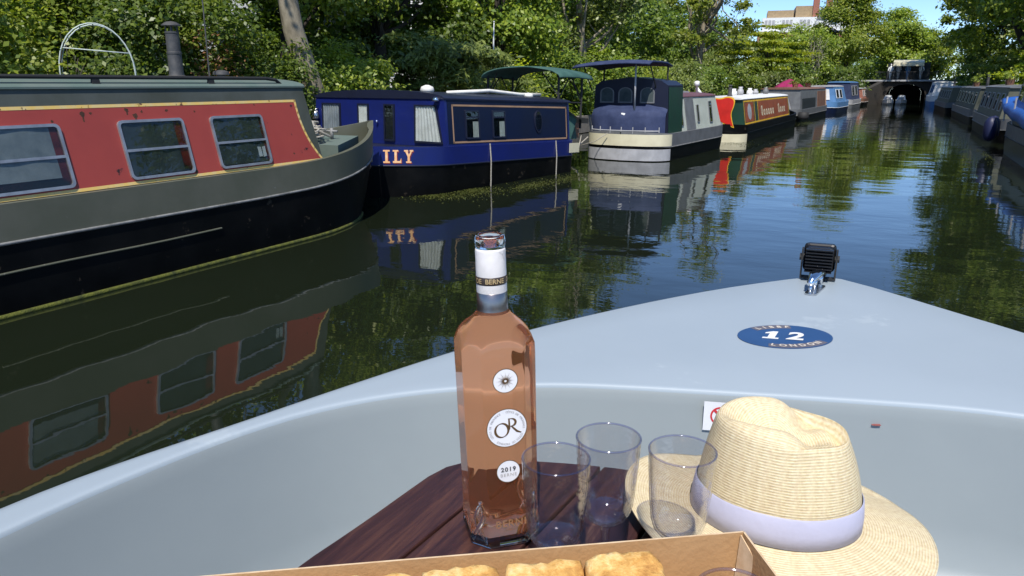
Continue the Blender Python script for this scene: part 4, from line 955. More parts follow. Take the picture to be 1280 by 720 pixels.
# --- navy and cream boat with a wheelhouse, stern towards us
c3 = narrowboat('narrowboat', 'cream-cabined narrowboat with navy canvas wheelhouse and cream stern', 'narrowboat', (-5.42, 15.85), -4, 6.0, 1.95, .31, .60, (1.0, 4.75), 1.36,
                dict(hull=M['black'], top=M['greyhull'], cabin=M['paleside'], roof=M['maroon'], deck=M['greyhull'], strake=M['strake'], rake=.3), bow=1.7, stern=.55, rise=.14, crown=.08, tumble=.14, inset=.10, group='narrowboats moored along the canal', flare=.3)
r3 = c3['root']
def sternband(nb, z0, z1, upto, d, m, name):
    v = MB(); st_ = [s_ for s_ in nb['ss'] if s_ <= upto]; pl_ = [(-nb['hw'](s_) - d, s_ - d * (s_ < .3)) for s_ in st_[::-1]] + [(nb['hw'](s_) + d, s_ - d * (s_ < .3)) for s_ in st_]
    v.loft([[(x, y, z) for x, y in pl_] for z in (z0, z1)], closed=False); return recalc(v.build(name, m, nb['root'], True))
sternband(c3, .335, .585, .62, .014, M['cream'], 'stern_band'); sternband(c3, .02, .27, .5, .012, M['palegrey'], 'counter_band')
fr = c3['side'](1, 0); H3 = c3['H']
for a, b_ in ((1.42, 1.68), (3.75, 4.0)): window(c3, fr, a, b_, .13, H3 - .13, None, M['greyhull'], .02, .02, H3 * .65)
window(c3, fr, 2.75, 2.92, .17, H3 - .2, None, M['greyhull'], .02, .02)
v = MB(); v.plate(fr, [(1.9, .02), (2.55, .02), (2.52, H3 - .03), (1.9, H3 - .03)], 0, .02); v.build('side_door', M['greyhull'], r3)
v = MB(); v.loft([[(-.90, y, .58), (.90, y, .58), (.86, y, 1.62), (.7, y, 1.72), (0, y, 1.80), (-.7, y, 1.72), (-.86, y, 1.62)] for y in (.48, 1.45)]); v.build('wheelhouse', M['navytop'], r3)
v = MB(); v.loft([[(.905, .52, .6), (.905, 1.41, .6), (.872, 1.41, 1.58), (.87, .52, 1.58)], [(.915, .52, .6), (.915, 1.41, .6), (.882, 1.41, 1.58), (.88, .52, 1.58)]]); v.build('wheelhouse_flap', M['greenpaint'], r3)
fw_ = frame((-.85, .475, 1.24), (1, 0, 0), (0, 0, 1), (0, -1, 0))
for a in (.12, .56, 1.08):
    oo = [(a, 0), (a + .34, 0), (a + .34, .22)] + [(a + .17 + .17 * cos(R(t)), .22 + .12 * sin(R(t))) for t in range(20, 180, 20)] + [(a, .22)]
    ii = [(a + .17 + (p[0] - a - .17) * .82, .03 + (p[1]) * .86) for p in oo]
    v = MB(); v.ringplate(fw_, oo, ii, .001, .012); wv = v.build('wheelhouse_window', M['greyhull'], r3); v = MB(); v.plate(fw_, ii, .002, .005); v.build('pane', M['curtaindark'], wv)
def stern3(x): k = min(.999, abs(x) / .975) ** 1.25; return .55 - .55 * math.sqrt(1 - k * k)
v = MB(); rings = []
for f_, z in ((.0, .61), (.02, .78), (.06, .95), (.16, 1.06), (.45, 1.13), (.8, 1.17), (1.0, 1.2)):
    rings.append([(x, (stern3(x) + .07) * (1 - f_) + .475 * f_ + .012 * sin(11 * x + 7 * z), z + .014 * sin(13 * x + 9 * f_) * (f_ > 0) - .10 * (abs(x) / .88) ** 6 * (z > 1)) for x in np.linspace(-.88, .88, 41)])
v.loft(rings, closed=False); v.build('stern_canvas', M['canvasblue'], r3, True)
v = MB(); v.plate(frame((-.02, .12, .98), (1, 0, 0), (0, .25, 1)), [(-.05, 0), (.05, .01), (.06, .05), (-.03, .06)], 0, .01); v.build('white_patch', M['white'], r3)
v = MB(); v.loft([[(1.02 * u, y, 2.06 + .07 * (1 - u * u) + .03 * sin((y + .55) / 2 * pi) - zz) for u in np.linspace(-1.15, .62, 15)] + [(1.02 * u, y, 2.02 + .07 * (1 - u * u) + .03 * sin((y + .55) / 2 * pi) - zz) for u in np.linspace(.62, -1.15, 15)] for y, zz in ((-.1, .05), (.1, 0), (.6, 0), (1.0, 0), (1.35, .05))]); v.build('canopy', M['canvasblue'], r3, True)
v = MB(); v.tube([(.22, .2, 1.1), (.22, .18, 2.1)], .022, 8); v.build('canopy_pole', M['palegrey'], r3, True)
v = MB()
for x in (-.98, .58):
    v.tube([(x, 1.2, 1.5), (x, 1.2, 2.06)], .02, 6); v.tube([(x, .55, 1.5), (x, .1, 2.03)], .016, 6)
v.build('canopy_strut', M['rubber'], r3)
v = MB()
for k in range(7): x = -.8 + k * .266; v.tube([(x, stern3(x) + .03, .6), (x, stern3(x) + .03, .74)], .012, 6)
v.tube([(-.8 + k * .1, stern3(-.8 + k * .1) + .03, .66) for k in range(17)], .013, 6); v.build('stern_rail', M['palegrey'], r3)
v = MB(); v.tube([(-.8, .1, .5), (-1.05, .0, .25), (-1.1, -.3, .12), (-.8, -.5, .2), (-.95, .05, .52)], .014, 6); v.tube([(-.3, -.02, .6), (-.55, -.1, .42), (-.95, -.1, .3)], .01, 6); tag(v.build('mooring_rope', M['rope'], None, True, loc=(-5.42, 15.85, 0)), 'loose mooring rope hanging by the cream stern', 'rope')
for x, y, h_ in ((.25, 2.0, .22), (.35, 4.1, .30)):
    v = MB(); v.lathe([(.03, 0), (.03, h_ * .6), (.07, h_ * .62), (.06, h_), (0, h_ + .01)], (x, y, 1.42), 12); v.build('roof_vent', M['white'], r3, True)
v = MB(); v.box((0, 3.3, 1.455), (.5, 1.0, .04)); v.build('roof_hatch', M['palegrey'], r3)

# --- red, green and yellow traditional boat
c4 = narrowboat('narrowboat', 'traditional green and red narrowboat with yellow lining and scarlet stern panel', 'narrowboat', (-4.9, 22.4), -1.0, 12.2, 1.9, .26, .48, (.5, 9.3), 1.22,
                dict(hull=M['black'], top=M['black'], cabin=M['greenpaint'], roof=M['white'], deck=M['greyhull'], strake=M['black'], rake=.2), bow=1.9, stern=.6, rise=.20, crown=.07, tumble=.13, inset=.08, group='narrowboats moored along the canal')
r4 = c4['root']; fr = c4['side'](1, 0); H4 = c4['H']
sternband(c4, .0, .235, .55, .014, M['cream'], 'stern_band')
ft4 = frame((.62, .10, .50), (-1, 0, 0), (0, 0, 1), (0, -1, 0))
scr = [(.0, -.04), (.42, .10), (.50, .30), (.54, .52), (.62, .74), (.40, .71), (.22, .78), (.02, .72), (.03, .52), (.10, .34), (.07, .16)]
for k in range(1): pass
def rounded(p): return [tuple(q) for q in resample(p + [p[0]], 50, 2)][:-1]
sc = rounded(scr); cxs, cys = sum(p[0] for p in sc) / len(sc), sum(p[1] for p in sc) / len(sc)
v = MB(); v.plate(ft4, [(p[0] + (p[0] - cxs) * .10, p[1] + (p[1] - cys) * .10) for p in sc], -.03, .012); sp = v.build('stern_scroll', M['amber'], r4)
v = MB(); v.plate(ft4, sc, .012, .02); v.build('scarlet_panel', M['scarlet'], sp)
ln = MB(); coach(fr, [(.62, .05), (9.1, .05), (9.0, H4 - .07), (.62, H4 - .07), (.62, .05)], .045, .003, ln); coach(fr, [(2.2, .05), (2.2, H4 - .07)], .05, .0035, ln); coach(fr, [(2.75, .05), (2.75, H4 - .07)], .05, .0035, ln); ln.build('coach_line', M['amber'], r4)
v = MB(); v.plate(fr, [(2.83, .075), (8.96, .075), (8.93, H4 - .095), (2.83, H4 - .095)], .001, .0045); spn = v.build('sign_panel', M['signred'], r4)
v = MB(); v.plate(fr, [(.75, .09), (2.05, .09), (2.05, H4 - .11), (.75, H4 - .11)], .001, .0045); v.build('sign_panel', M['signred'], r4)
v = MB(); v.plate(fr, circle((1.4, H4 * .5), .30, 24, .24), .0046, .006); v.build('castle_roundel', M['palegrey'], r4)
v = MB(); rr_ = random.Random(8); u = 3.3       # sign-written scrollwork, too far to read
for k in range(11):
    if k == 6: u += .8; continue
    hgt = .32 if k in (0, 7) else .20; v.ringplate(fr, circle((u + .1, .20 + hgt / 2), .12, 16, hgt / 2), circle((u + .1, .20 + hgt / 2), .06, 16, hgt / 2 - .045), .0046, .006); v.plate(fr, [(u + .2, .19), (u + .26, .19), (u + .22, .2 + hgt), (u + .17, .2 + hgt)], .0046, .0062); u += .42
v.build('sign_scrollwork', M['cream'], spn)
stovepipe(c4, .2, 1.3, .34, .06)
v = MB(); v.box((0, 10.4, .78), (1.0, 1.2, .36), None, .6); v.build('bow_cover', M['white'], r4)
rr_ = random.Random(11)
lab4 = ['white enamel jug on the roof of the green and red narrowboat', 'pale flower tub on the roof of the green and red narrowboat', 'white water can on the roof of the green and red narrowboat', 'small grey bucket on the roof of the green and red narrowboat', 'dark round pot near the bow end of the green and red narrowboat roof']
for k in range(5):
    v = MB(); h_ = rr_.uniform(.16, .28); v.lathe([(.08, 0), (.11, h_ * .3), (.10, h_ * .6), (.06, h_ * .8), (.075, h_), (0, h_)], (0, 0, 0), 14)
    y = 2.4 + k * 1.25; x = rr_.uniform(-.2, .3); a = R(-1.0)
    tag(v.build('roof_pot', [M['white'], M['palegrey'], M['white'], M['palegrey'], M['greyhull']][k], None, True, loc=(-4.9 + x * cos(a) - y * sin(a), 22.4 + x * sin(a) + y * cos(a), 1.29)), lab4[k], 'pot')
# leaning tiller bar and swan-neck in white by the stern
v = MB(); v.tube([(-.25, -.1, .9), (-.28, -.16, 1.35), (-.45, -.2, 1.55)], [.03, .035, .05], 10); v.build('tiller', M['white'], r4, True)

# --- further boats on the left
def side_windows(nb, side, spec, fm, style=None):
    fr = nb['side'](side, 0); H = nb['H']
    for a, b_ in spec: window(nb, fr, a, b_, H * .25, H * .82, style, fm, .03, .03)
c5 = narrowboat('narrowboat', 'weathered grey and brown narrowboat with wide dark side hatch', 'narrowboat', (-5.0, 35.9), -2, 11.2, 2.0, .25, .52, (.7, 9.6), 1.42, dict(hull=M['black'], top=M['greyhull'], cabin=M['greyhull'], roof=M['brown'], deck=M['greyhull'], strake=M['strake'], rake=.1), bow=1.6, rise=.18, inset=.06, tumble=.08, group='narrowboats moored along the canal')
fr = c5['side'](1, 0); v = MB(); v.plate(fr, [(1.2, .06), (5.4, .06), (5.4, .5), (1.2, .5)], .0, .02); v.build('side_hatch', M['dark'], c5['root'])
v = MB(); v.plate(fr, [(6.2, .0), (9.4, .0), (9.35, .8), (6.2, .8)], .0, .02); v.build('side_panel', M['brown'], c5['root'])
v = MB(); v.plate(fr, [(9.42, -.2), (9.56, -.2), (9.52, .86), (9.40, .86)], .021, .03); v.build('corner_post', M['letter'], c5['root'])
v = MB(); v.box((0, .35, .8), (1.1, .5, .5), None, .7); v.build('stern_locker', M['palegrey'], c5['root'])
v = MB(); v.lathe([(.22, 0), (.24, .1), (.22, .3), (0, .34)], (0, 0, 0), 18); tag(v.build('tyre_fender', M['rubber'], None, True, loc=(-3.86, 36.3, .12)), 'round black fender at the stern of the grey and brown narrowboat', 'fender')
# magenta parasol folded over the far side of the grey boat
um = thing('garden_parasol', 'magenta parasol on the bank behind the grey and brown narrowboat', 'parasol', (-5.75, 45.6, .12))
v = MB(); v.tube([(0, 0, 0), (0, 0, 1.75)], .025, 8); v.build('pole', M['brown'], um, True)
v = MB(); rings = [[(r_ * cos(2 * pi * k / 16) * (1 - .08 * (k % 2)), r_ * sin(2 * pi * k / 16) * (1 - .08 * (k % 2)), z) for k in range(16)] for r_, z in ((1.02, 1.02), (1.0, 1.1), (.72, 1.42), (.36, 1.66), (.04, 1.8))]; v.loft(rings, True, False); v.build('canopy', M['magenta'], um)
c6 = narrowboat('cruiser', 'small sky-blue cruiser with pale cabin top on the far left side', 'boat', (-4.35, 47.6), -4, 7.2, 2.0, .3, .62, (1.0, 5.3), 1.5, dict(hull=M['navy'], top=M['skyblue'], cabin=M['skyblue'], roof=M['palegrey'], deck=M['palegrey'], strake=M['white'], rake=.4), bow=2.2, rise=.22, inset=.15, tumble=.22)
side_windows(c6, 1, ((1.5, 2.5), (2.8, 3.8)), M['white'])
v = MB(); v.plate(frame((-.6, .98, .75), (1, 0, 0), (0, 0, 1), (0, -1, 0)), [(0, 0), (1.1, 0), (1.0, .6), (.1, .6)], 0, .02); v.build('cabin_door', M['white'], c6['root'])
v = MB(); v.tube([(.2, 7.1, .1), (.25, 7.2, .9)], .05, 8); v.build('bow_post', M['cream'], c6['root'])
c7 = narrowboat('cruiser', 'slate-blue covered boat beyond the sky-blue cruiser', 'boat', (-4.0, 56.4), -3, 7.5, 2.0, .3, .6, (.6, 5.8), 1.75, dict(hull=M['greyhull'], top=M['palegrey'], cabin=M['canvasblue'], roof=M['skyblue'], deck=M['palegrey'], strake=M['white'], rake=.3), bow=1.8, rise=.2, inset=.1, tumble=.2)
side_windows(c7, 1, ((1.2, 2.6), (3.0, 4.4)), M['palegrey'], (M['curtain'], 0, 1, 0, 1, .3))
c8 = narrowboat('narrowboat', 'reddish-brown narrowboat with white lining, last before the tunnel', 'narrowboat', (-3.6, 65), -3, 6.6, 1.9, .28, .55, (.5, 5.4), 1.3, dict(hull=M['black'], top=M['brown'], cabin=M['brick'], roof=M['palegrey'], deck=M['brown'], strake=M['white'], rake=.1), bow=1.5, rise=.2, inset=.1)
side_windows(c8, 1, ((.9, 1.6), (2.2, 2.9), (3.5, 4.2)), M['white'])

# --- boats along the right bank
d1 = narrowboat('narrowboat', 'dark blue boat under a bright blue tarpaulin on the right bank', 'narrowboat', (3.45, 13.6), 0, 10.0, 2.2, .42, .72, (.8, 8.3), 1.74, dict(hull=M['navy'], top=M['greyhull'], cabin=M['greenpaint'], roof=M['greyhull'], deck=M['greyhull'], strake=M['black'], rake=.2), bow=1.8, rise=.2, inset=.1, tumble=.1, group='boats moored on the right bank')
fr = d1['side'](-1, 0); Hd = d1['H']
for a in np.arange(1.2, 8.0, 1.05): window(d1, fr, a, a + .85, Hd * .35, Hd * .9, (M['curtain'], .0, .7, 0, 1, .4), M['alu'], .03, .03)
v = MB(); rings = []
for k in range(29):
    y = 9.6 - k * .28; sg = .5 + .5 * sin(k * .9); dr = .012 * k; e_ = min(1, .15 + k * .28)
    rings.append([(-.70, y, 1.36 - dr * .6), (-.98, y, 1.34 - dr * .7 - (.03 + .01 * sg) * e_), (-1.13, y, 1.32 - dr - (.10 + .03 * sg) * e_), (-1.17 - .02 * sg * e_, y, 1.30 - dr - (.20 + .04 * sg) * e_), (-1.16 + .015 * sg, y, 1.29 - dr * 1.1 - (.28 + .05 * sg) * e_)])
v.loft(rings, closed=False); v.build('tarpaulin', M['bluetarp'], d1['root'], True).modifiers.new('t', 'SOLIDIFY').thickness = .008
for y in (8.9, 7.2, 4.6, 2.8): v = MB(); v.tube([(-1.12, y, .75), (-1.12, y, 1.35)], .02, 6); v.build('stanchion', M['palegrey'], d1['root'])
for k, (y, l_) in enumerate(((23.0, 'dark blue boat fender hanging off the tarpaulin-covered boat, nearer one'), (23.5, 'dark blue boat fender hanging off the tarpaulin-covered boat, further one'))):
    v = MB(); v.lathe([(0, 0), (.09, .02), (.15, .12), (.16, .3), (.15, .48), (.09, .58), (.04, .62), (0, .63)], (0, 0, 0), 18); tag(v.build('boat_fender', M['fender'], None, True, loc=(2.12 + .12 * k, y + .1 * k, .22)), l_, 'fender', 'fenders on the tarpaulin-covered boat')
d2 = narrowboat('narrowboat', 'grey-green boat with tall pale slatted side beyond the blue tarpaulin', 'narrowboat', (3.45, 25.3), 0, 9.5, 2.0, .35, .66, (.5, 8.0), 1.55, dict(hull=M['black'], top=M['greyhull'], cabin=M['olive'], roof=M['greyhull'], deck=M['greyhull'], strake=M['strake'], rake=.2), bow=1.6, rise=.2, inset=.1, group='boats moored on the right bank')
side_windows(d2, -1, ((1, 1.7), (2.4, 3.1), (3.8, 4.5), (5.2, 5.9), (6.6, 7.3)), M['palegrey'])
d3 = narrowboat('narrowboat', 'long dark grey narrowboat with upright window frames on the right bank', 'narrowboat', (3.6, 36.3), 1, 12, 2.0, .32, .62, (.5, 10.4), 1.48, dict(hull=M['black'], top=M['greyhull'], cabin=M['oliveroof'], roof=M['greyhull'], deck=M['greyhull'], strake=M['strake'], rake=.2), bow=1.6, rise=.2, inset=.1, group='boats moored on the right bank')
side_windows(d3, -1, [(a, a + .8) for a in np.arange(1, 10, 1.6)], M['cream'])
d4 = narrowboat('narrowboat', 'plain grey-green narrowboat moored before the white boat on the right', 'narrowboat', (3.3, 50), 2, 10.5, 2.0, .32, .6, (.5, 9), 1.45, dict(hull=M['black'], top=M['greyhull'], cabin=M['olive'], roof=M['palegrey'], deck=M['greyhull'], strake=M['strake'], rake=.2), bow=1.6, rise=.2, inset=.1, group='boats moored on the right bank')
side_windows(d4, -1, [(a, a + .7) for a in np.arange(1, 8, 1.5)], M['palegrey'])
d5 = narrowboat('cruiser', 'white and blue cruiser by the right of the tunnel mouth', 'boat', (2.75, 62.5), 2, 6.5, 1.9, .4, .8, (.8, 5), 1.75, dict(hull=M['skyblue'], top=M['white'], cabin=M['white'], roof=M['white'], deck=M['white'], strake=M['skyblue'], rake=.4), bow=1.8, rise=.25, inset=.1, tumble=.2)
side_windows(d5, -1, ((1.2, 2.2), (2.6, 3.6)), M['skyblue'])
# two small white boats coming out of the tunnel
for k, (x, y, l_) in enumerate(((-1.05, 69.5, 'small white boat before the tunnel mouth, left of a pair'), (-.05, 69.9, 'small white boat before the tunnel mouth, right of a pair'))):
    e_ = narrowboat('day_boat', l_, 'boat', (x, y + 3.2), 180, 3.2, .85, .12, .34, (.5, 1.7), .66, dict(hull=M['white'], top=M['white'], cabin=M['white'], roof=M['white'], deck=M['white'], strake=M['white'], rake=.3), bow=1.4, stern=.3, rise=.12, inset=.06, tumble=.12, group='small white boats at the tunnel mouth')
    v = MB(); v.plate(frame((-.26, 1.72, .36), (1, 0, 0), (0, 0, 1), (0, 1, 0)), [(0, 0), (.52, 0), (.44, .24), (.08, .24)], -.02, .012); v.build('windscreen', M['palegrey'], e_['root'])

# ------------------------------------------------------------------ tunnel portal with a cafe above it
tun = thing('canal_tunnel', 'dark brick tunnel mouth at the end of the canal with a pale parapet', 'tunnel', (.2, 72.6, 0))
v = MB(); OW, OH = 1.45, 1.62
arch = [(OW * cos(R(a)), .75 + (OH - .75) * sin(R(a))) for a in range(0, 181, 10)]
xo = [(3.6, -.4), (3.6, 1.86), (-3.6, 1.86), (-3.6, -.4)]
fr_ = frame((0, 0, 0), (1, 0, 0), (0, 0, 1), (0, -1, 0)); poly_ = [(3.6, -.4), (3.6, 1.86), (-3.6, 1.86), (-3.6, -.4), (-OW, -.4)] + arch[::-1] + [(OW, -.4)]
v.plate(fr_, poly_, -.4, .4); v.build('portal_wall', M['darkbrick'], tun)
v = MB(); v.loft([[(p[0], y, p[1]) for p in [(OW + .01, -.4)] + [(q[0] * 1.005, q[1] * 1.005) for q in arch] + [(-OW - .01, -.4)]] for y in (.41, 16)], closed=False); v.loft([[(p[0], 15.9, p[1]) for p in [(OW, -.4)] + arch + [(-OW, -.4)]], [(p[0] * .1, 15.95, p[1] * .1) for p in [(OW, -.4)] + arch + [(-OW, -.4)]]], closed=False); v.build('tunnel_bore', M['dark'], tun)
v = MB(); v.box((0, -.1, 1.92), (7.4, 1.1, .12)); v.build('parapet_coping', M['palegrey'], tun)
for nm, sx in (('wing_wall', -1), ('wing_wall', 1)):
    v = MB(); p0, p1 = Vector((sx * 1.75, -.4, 0)), Vector((sx * 3.6, -7.5 if sx < 0 else -5, 0)); q = Vector((sx * .4, 0, 0))
    v.add([tuple(p0 + Vector((0, 0, -.4))), tuple(p1 + Vector((0, 0, -.4))), tuple(p1 + Vector((0, 0, .7))), tuple(p0 + Vector((0, 0, 1.85)))] + [tuple(p + q) for p in (p0 + Vector((0, 0, -.4)), p1 + Vector((0, 0, -.4)), p1 + Vector((0, 0, .7)), p0 + Vector((0, 0, 1.85)))], [(0, 1, 2, 3), (7, 6, 5, 4), (3, 2, 6, 7), (0, 4, 5, 1), (1, 5, 6, 2), (0, 3, 7, 4)]); v.build(nm, M['darkbrick'], tun)
cafe = thing('cafe_terrace', 'cafe terrace with a pale awning and railing above the tunnel mouth', 'cafe', (.2, 73.2, 1.98))
v = MB()
for k in range(49): v.tube([(-2.4 + k * .1, -.45, 0), (-2.4 + k * .1, -.45, .62)], .012, 4)
v.tube([(-2.5, -.45, .64), (2.5, -.45, .64)], .03, 6); v.build('railing', M['rubber'], cafe)
v = MB(); v.box((0, 2.2, .7), (3.3, .2, 1.5)); v.build('back_wall', M['dark'], cafe)
v = MB(); v.box((.1, -.05, .0), (5.1, 1.1, .04)); v.box((0, 1.2, 0), (5.1, 1.6, .05)); v.build('floor_slab', M['greyhull'], cafe)
v = MB()
for x in (-1.1, .0, 1.0): v.tube([(x, -.2, 0), (x, -.2, 1.45)], .04, 6); 
v.build('post', M['greyhull'], cafe)
v = MB(); v.loft([[(-1.2, -.6, 1.32), (1.1, -.6, 1.32), (1.1, 2.0, 1.62), (-1.2, 2.0, 1.62)], [(-1.2, -.6, 1.40), (1.1, -.6, 1.40), (1.1, 2.0, 1.70), (-1.2, 2.0, 1.70)]]); v.loft([[(-1.2, -.61, 1.32), (1.1, -.61, 1.32), (1.1, -.63, 1.12), (-1.2, -.63, 1.12)], [(-1.2, -.63, 1.32), (1.1, -.63, 1.32), (1.1, -.65, 1.12), (-1.2, -.65, 1.12)]]); v.build('awning', M['cream'], cafe)

for nb, x, y, h in ((d2, -.2, 2.2, .45), (d3, -.3, 3.0, .5), (d4, -.2, 6.5, .45), (c5, .3, 7.5, .4), (c8, .2, 2.0, .35), (d3, -.35, 8.2, .3)): stovepipe(nb, x, y, h, .06)
lab_ = ('clay plant pot with green leaves on the grey and brown narrowboat, nearer its stern', 'clay plant pot with green leaves on the grey and brown narrowboat, nearer its bow', 'wooden planter with green leaves on the grey-green slatted boat', 'wooden planter with green leaves on the long dark grey narrowboat')
pots_ = [(-4.55, 38.2, 1.48), (-4.42, 42.3, 1.48), (3.05, 29.5, 1.60), (3.0, 41.5, 1.54)]

# ------------------------------------------------------------------ people on the terrace (a few pixels each)
def person(loc, h, top, label, yaw=0):
    o = thing('person', label, 'person', loc, (0, 0, yaw)); b = MB(); s = h / 1.7
    rings = []
    for z, a, c in ((0, .10, .08), (.45, .12, .09), (.85, .17, .12), (1.1, .15, .10), (1.35, .20, .11), (1.43, .12, .08), (1.48, .055, .055), (1.53, .065, .07), (1.60, .08, .095), (1.67, .07, .085), (1.705, .03, .04)):
        rings.append([(a * cos(2 * pi * k / 16) * s, c * sin(2 * pi * k / 16) * s, z * s) for k in range(16)])
    b.loft(rings)
    for sx in (-1, 1): b.tube([(sx * .19 * s, 0, 1.36 * s), (sx * .25 * s, -.04, 1.08 * s), (sx * .20 * s, -.2 * s, .95 * s)], [.05 * s, .042 * s, .032 * s], 8)
    bo = b.build('body', top, o, True)
    hd = MB(); hd.lathe([(.055 * s, 1.50 * s), (.082 * s, 1.58 * s), (.075 * s, 1.68 * s), (0, 1.715 * s)], (0, 0.004, 0), 14); hd.build('hair', M['brown'], o, True); return o
for x, m_, l_ in ((-1.35, 'white', 'person in white behind the terrace railing, leftmost'), (-.75, 'palegrey', 'person in pale grey behind the terrace railing'), (-.05, 'skyblue', 'person in light blue behind the terrace railing'), (.95, 'white', 'person in white at the right end of the terrace')):
    person((.2 + x, 73.25 + .2 * abs(x), 2.0), 1.3, M[m_], l_, .3 * x)

# ------------------------------------------------------------------ foliage
def leafmesh(name, P, Nrm, size, rg, m, long_=1.0):
    n = len(P); size = np.asarray(size) * np.ones(n)
    Nn = Nrm / (np.linalg.norm(Nrm, axis=1)[:, None] + 1e-9); rnd = rg.normal(size=(n, 3)); T = np.cross(Nn, rnd); T /= np.linalg.norm(T, axis=1)[:, None] + 1e-9; B = np.cross(Nn, T)
    s = size[:, None]; V = np.empty((n, 4, 3))
    V[:, 0] = P - T * s * .55 * long_; V[:, 1] = P + B * s * .33 + Nn * s * .08; V[:, 2] = P + T * s * .55 * long_ - Nn * s * .12; V[:, 3] = P - B * s * .33 + Nn * s * .08
    me = bpy.data.meshes.new(name); me.vertices.add(4 * n); me.vertices.foreach_set('co', V.reshape(-1).astype(np.float32))
    me.loops.add(4 * n); me.loops.foreach_set('vertex_index', np.arange(4 * n, dtype=np.int32)); me.polygons.add(n)
    me.polygons.foreach_set('loop_start', np.arange(0, 4 * n, 4, dtype=np.int32)); me.update(calc_edges=True); me.materials.append(m); return me
def crown(rg, c, r, nclump, nleaf, size, cr, shell=.45, layered=0, flat=.65, skirt=-1.0, droop=0):
    """leaf positions and normals: clumps spread over an uneven ellipsoid; returns clump centres too"""
    d = rg.normal(size=(nclump * 3, 3)); d /= np.linalg.norm(d, axis=1)[:, None]; d = d[d[:, 2] > skirt][:nclump]; nclump = len(d)
    rad = (shell + (1 - shell) * rg.random(nclump) ** .7)
    bump = 1 + .22 * np.sin(3 * np.arctan2(d[:, 1], d[:, 0]) + rg.uniform(0, 6)) * (1 - abs(d[:, 2])) + .15 * np.sin(5 * d[:, 2] + rg.uniform(0, 6))
    C = d * (rad * bump)[:, None] * np.array(r)
    if layered: C[:, 2] = np.round(C[:, 2] / layered) * layered + rg.normal(size=nclump) * layered * .1
    wgt = rg.random(nclump) ** .6 + .25; k = rg.choice(nclump, nleaf, p=wgt / wgt.sum()); crs = cr * (.6 + .8 * rg.random(nclump))
    off = rg.normal(size=(nleaf, 3)) * crs[k][:, None] * np.array([1, 1, flat]) * .55
    P = C[k] + off - np.array([0, 0, 1]) * (droop * (off[:, 0] ** 2 + off[:, 1] ** 2))[:, None]
    Nn = rg.normal(size=(nleaf, 3)) * .5 + np.array([.12, -.3, .7]) + P / np.array(r) * .45
    return P + np.array(c), Nn, C + np.array(c)
def limb(mb, rg, a, b_, r0, r1, wob=.12, n=6, seg=7):
    a, b_ = np.array(a, float), np.array(b_, float); L = np.linalg.norm(b_ - a); pts = []
    w1, w2 = rg.normal(size=3) * wob * L, rg.normal(size=3) * wob * L * .4
    for i in range(n):
        t = i / (n - 1); p = a + (b_ - a) * t + w1 * math.sin(pi * t) + w2 * math.sin(2 * pi * t); pts.append(tuple(p))
    mb.tube(pts, [r0 + (r1 - r0) * i / (n - 1) for i in range(n)], seg); return pts
def tree(name, label, cat, loc, h, r, leaf, nleaf, size, bark='bark', tr=.18, ch=.62, nclump=60, cr=.5, seed=1, limbs=8, lean=(0, 0), group=None, shell=.45, layered=0, flat=.65, skirt=-.9, rot=0, droop=0, branchy=0, long_=1.0):
    """tapered trunk and limbs plus one crown of leaf faces; r = crown radii, ch = crown centre as a share of height"""
    rg = np.random.default_rng(seed); o = thing(name, label, cat, loc, (0, 0, rot), group)
    c = np.array([lean[0], lean[1], h * ch]); P, Nn, C = crown(rg, c, r, nclump, nleaf, size, cr, shell, layered, flat, skirt, droop)
    tm = MB(); topz = h * ch * 1.05
    pts = limb(tm, rg, (0, 0, -.3), (lean[0], lean[1], topz), tr * 1.25, tr * .35, .03, 8, 10)
    far = C[rg.permutation(len(C))[:limbs]]
    for q in far:
        i = int(rg.integers(2, 7)); base = np.array(pts[i]); 
        lp = limb(tm, rg, base, q, tr * (.55 - .04 * i), tr * .08, .08, 6, 6)
        for _ in range(branchy):
            j = int(rg.integers(2, 5)); b0 = np.array(lp[j]); e = b0 + rg.normal(size=3) * np.array(r) * .25 + np.array([0, 0, r[2] * .18]); limb(tm, rg, b0, e, tr * .16, tr * .04, .1, 5, 5)
    tm.build('trunk', M[bark], o, True)
    if nleaf:
        me = leafmesh('crown', P, Nn, size * (.65 + .7 * rg.random(len(P))), rg, M[leaf], long_); k = bpy.data.objects.new('crown', me); COL.objects.link(k); k.parent = o
    return o
def bush(label, loc, r, leaf, nleaf, size, seed, nclump=26, cr=.35, group=None, cat='bush', name='bush', flat=.8, layered=0, shell=.35, long_=1.0, rot=0):
    rg = np.random.default_rng(seed); o = thing(name, label, cat, loc, (0, 0, rot), group)
    P, Nn, C = crown(rg, (0, 0, r[2] * .85), r, nclump, nleaf, size, cr, shell, layered, flat, -.75)
    P[:, 2] = np.maximum(P[:, 2], .02); tm = MB()
    for q in C[:5]: limb(tm, rg, (rg.normal() * .05, rg.normal() * .05, -.1), q, .03, .008, .1, 5, 5)
    tm.build('stem', M['bark'], o, True)
    me = leafmesh('foliage', P, Nn, size * (.65 + .7 * rg.random(len(P))), rg, M[leaf], long_); k = bpy.data.objects.new('foliage', me); COL.objects.link(k); k.parent = o; return o

# bank level near the left bank is about .6 at x=-10.6 and 1.0 at x=-13
GB = 'bushes on the left bank'; GT = 'trees on the left bank'; GR = 'trees on the right bank'
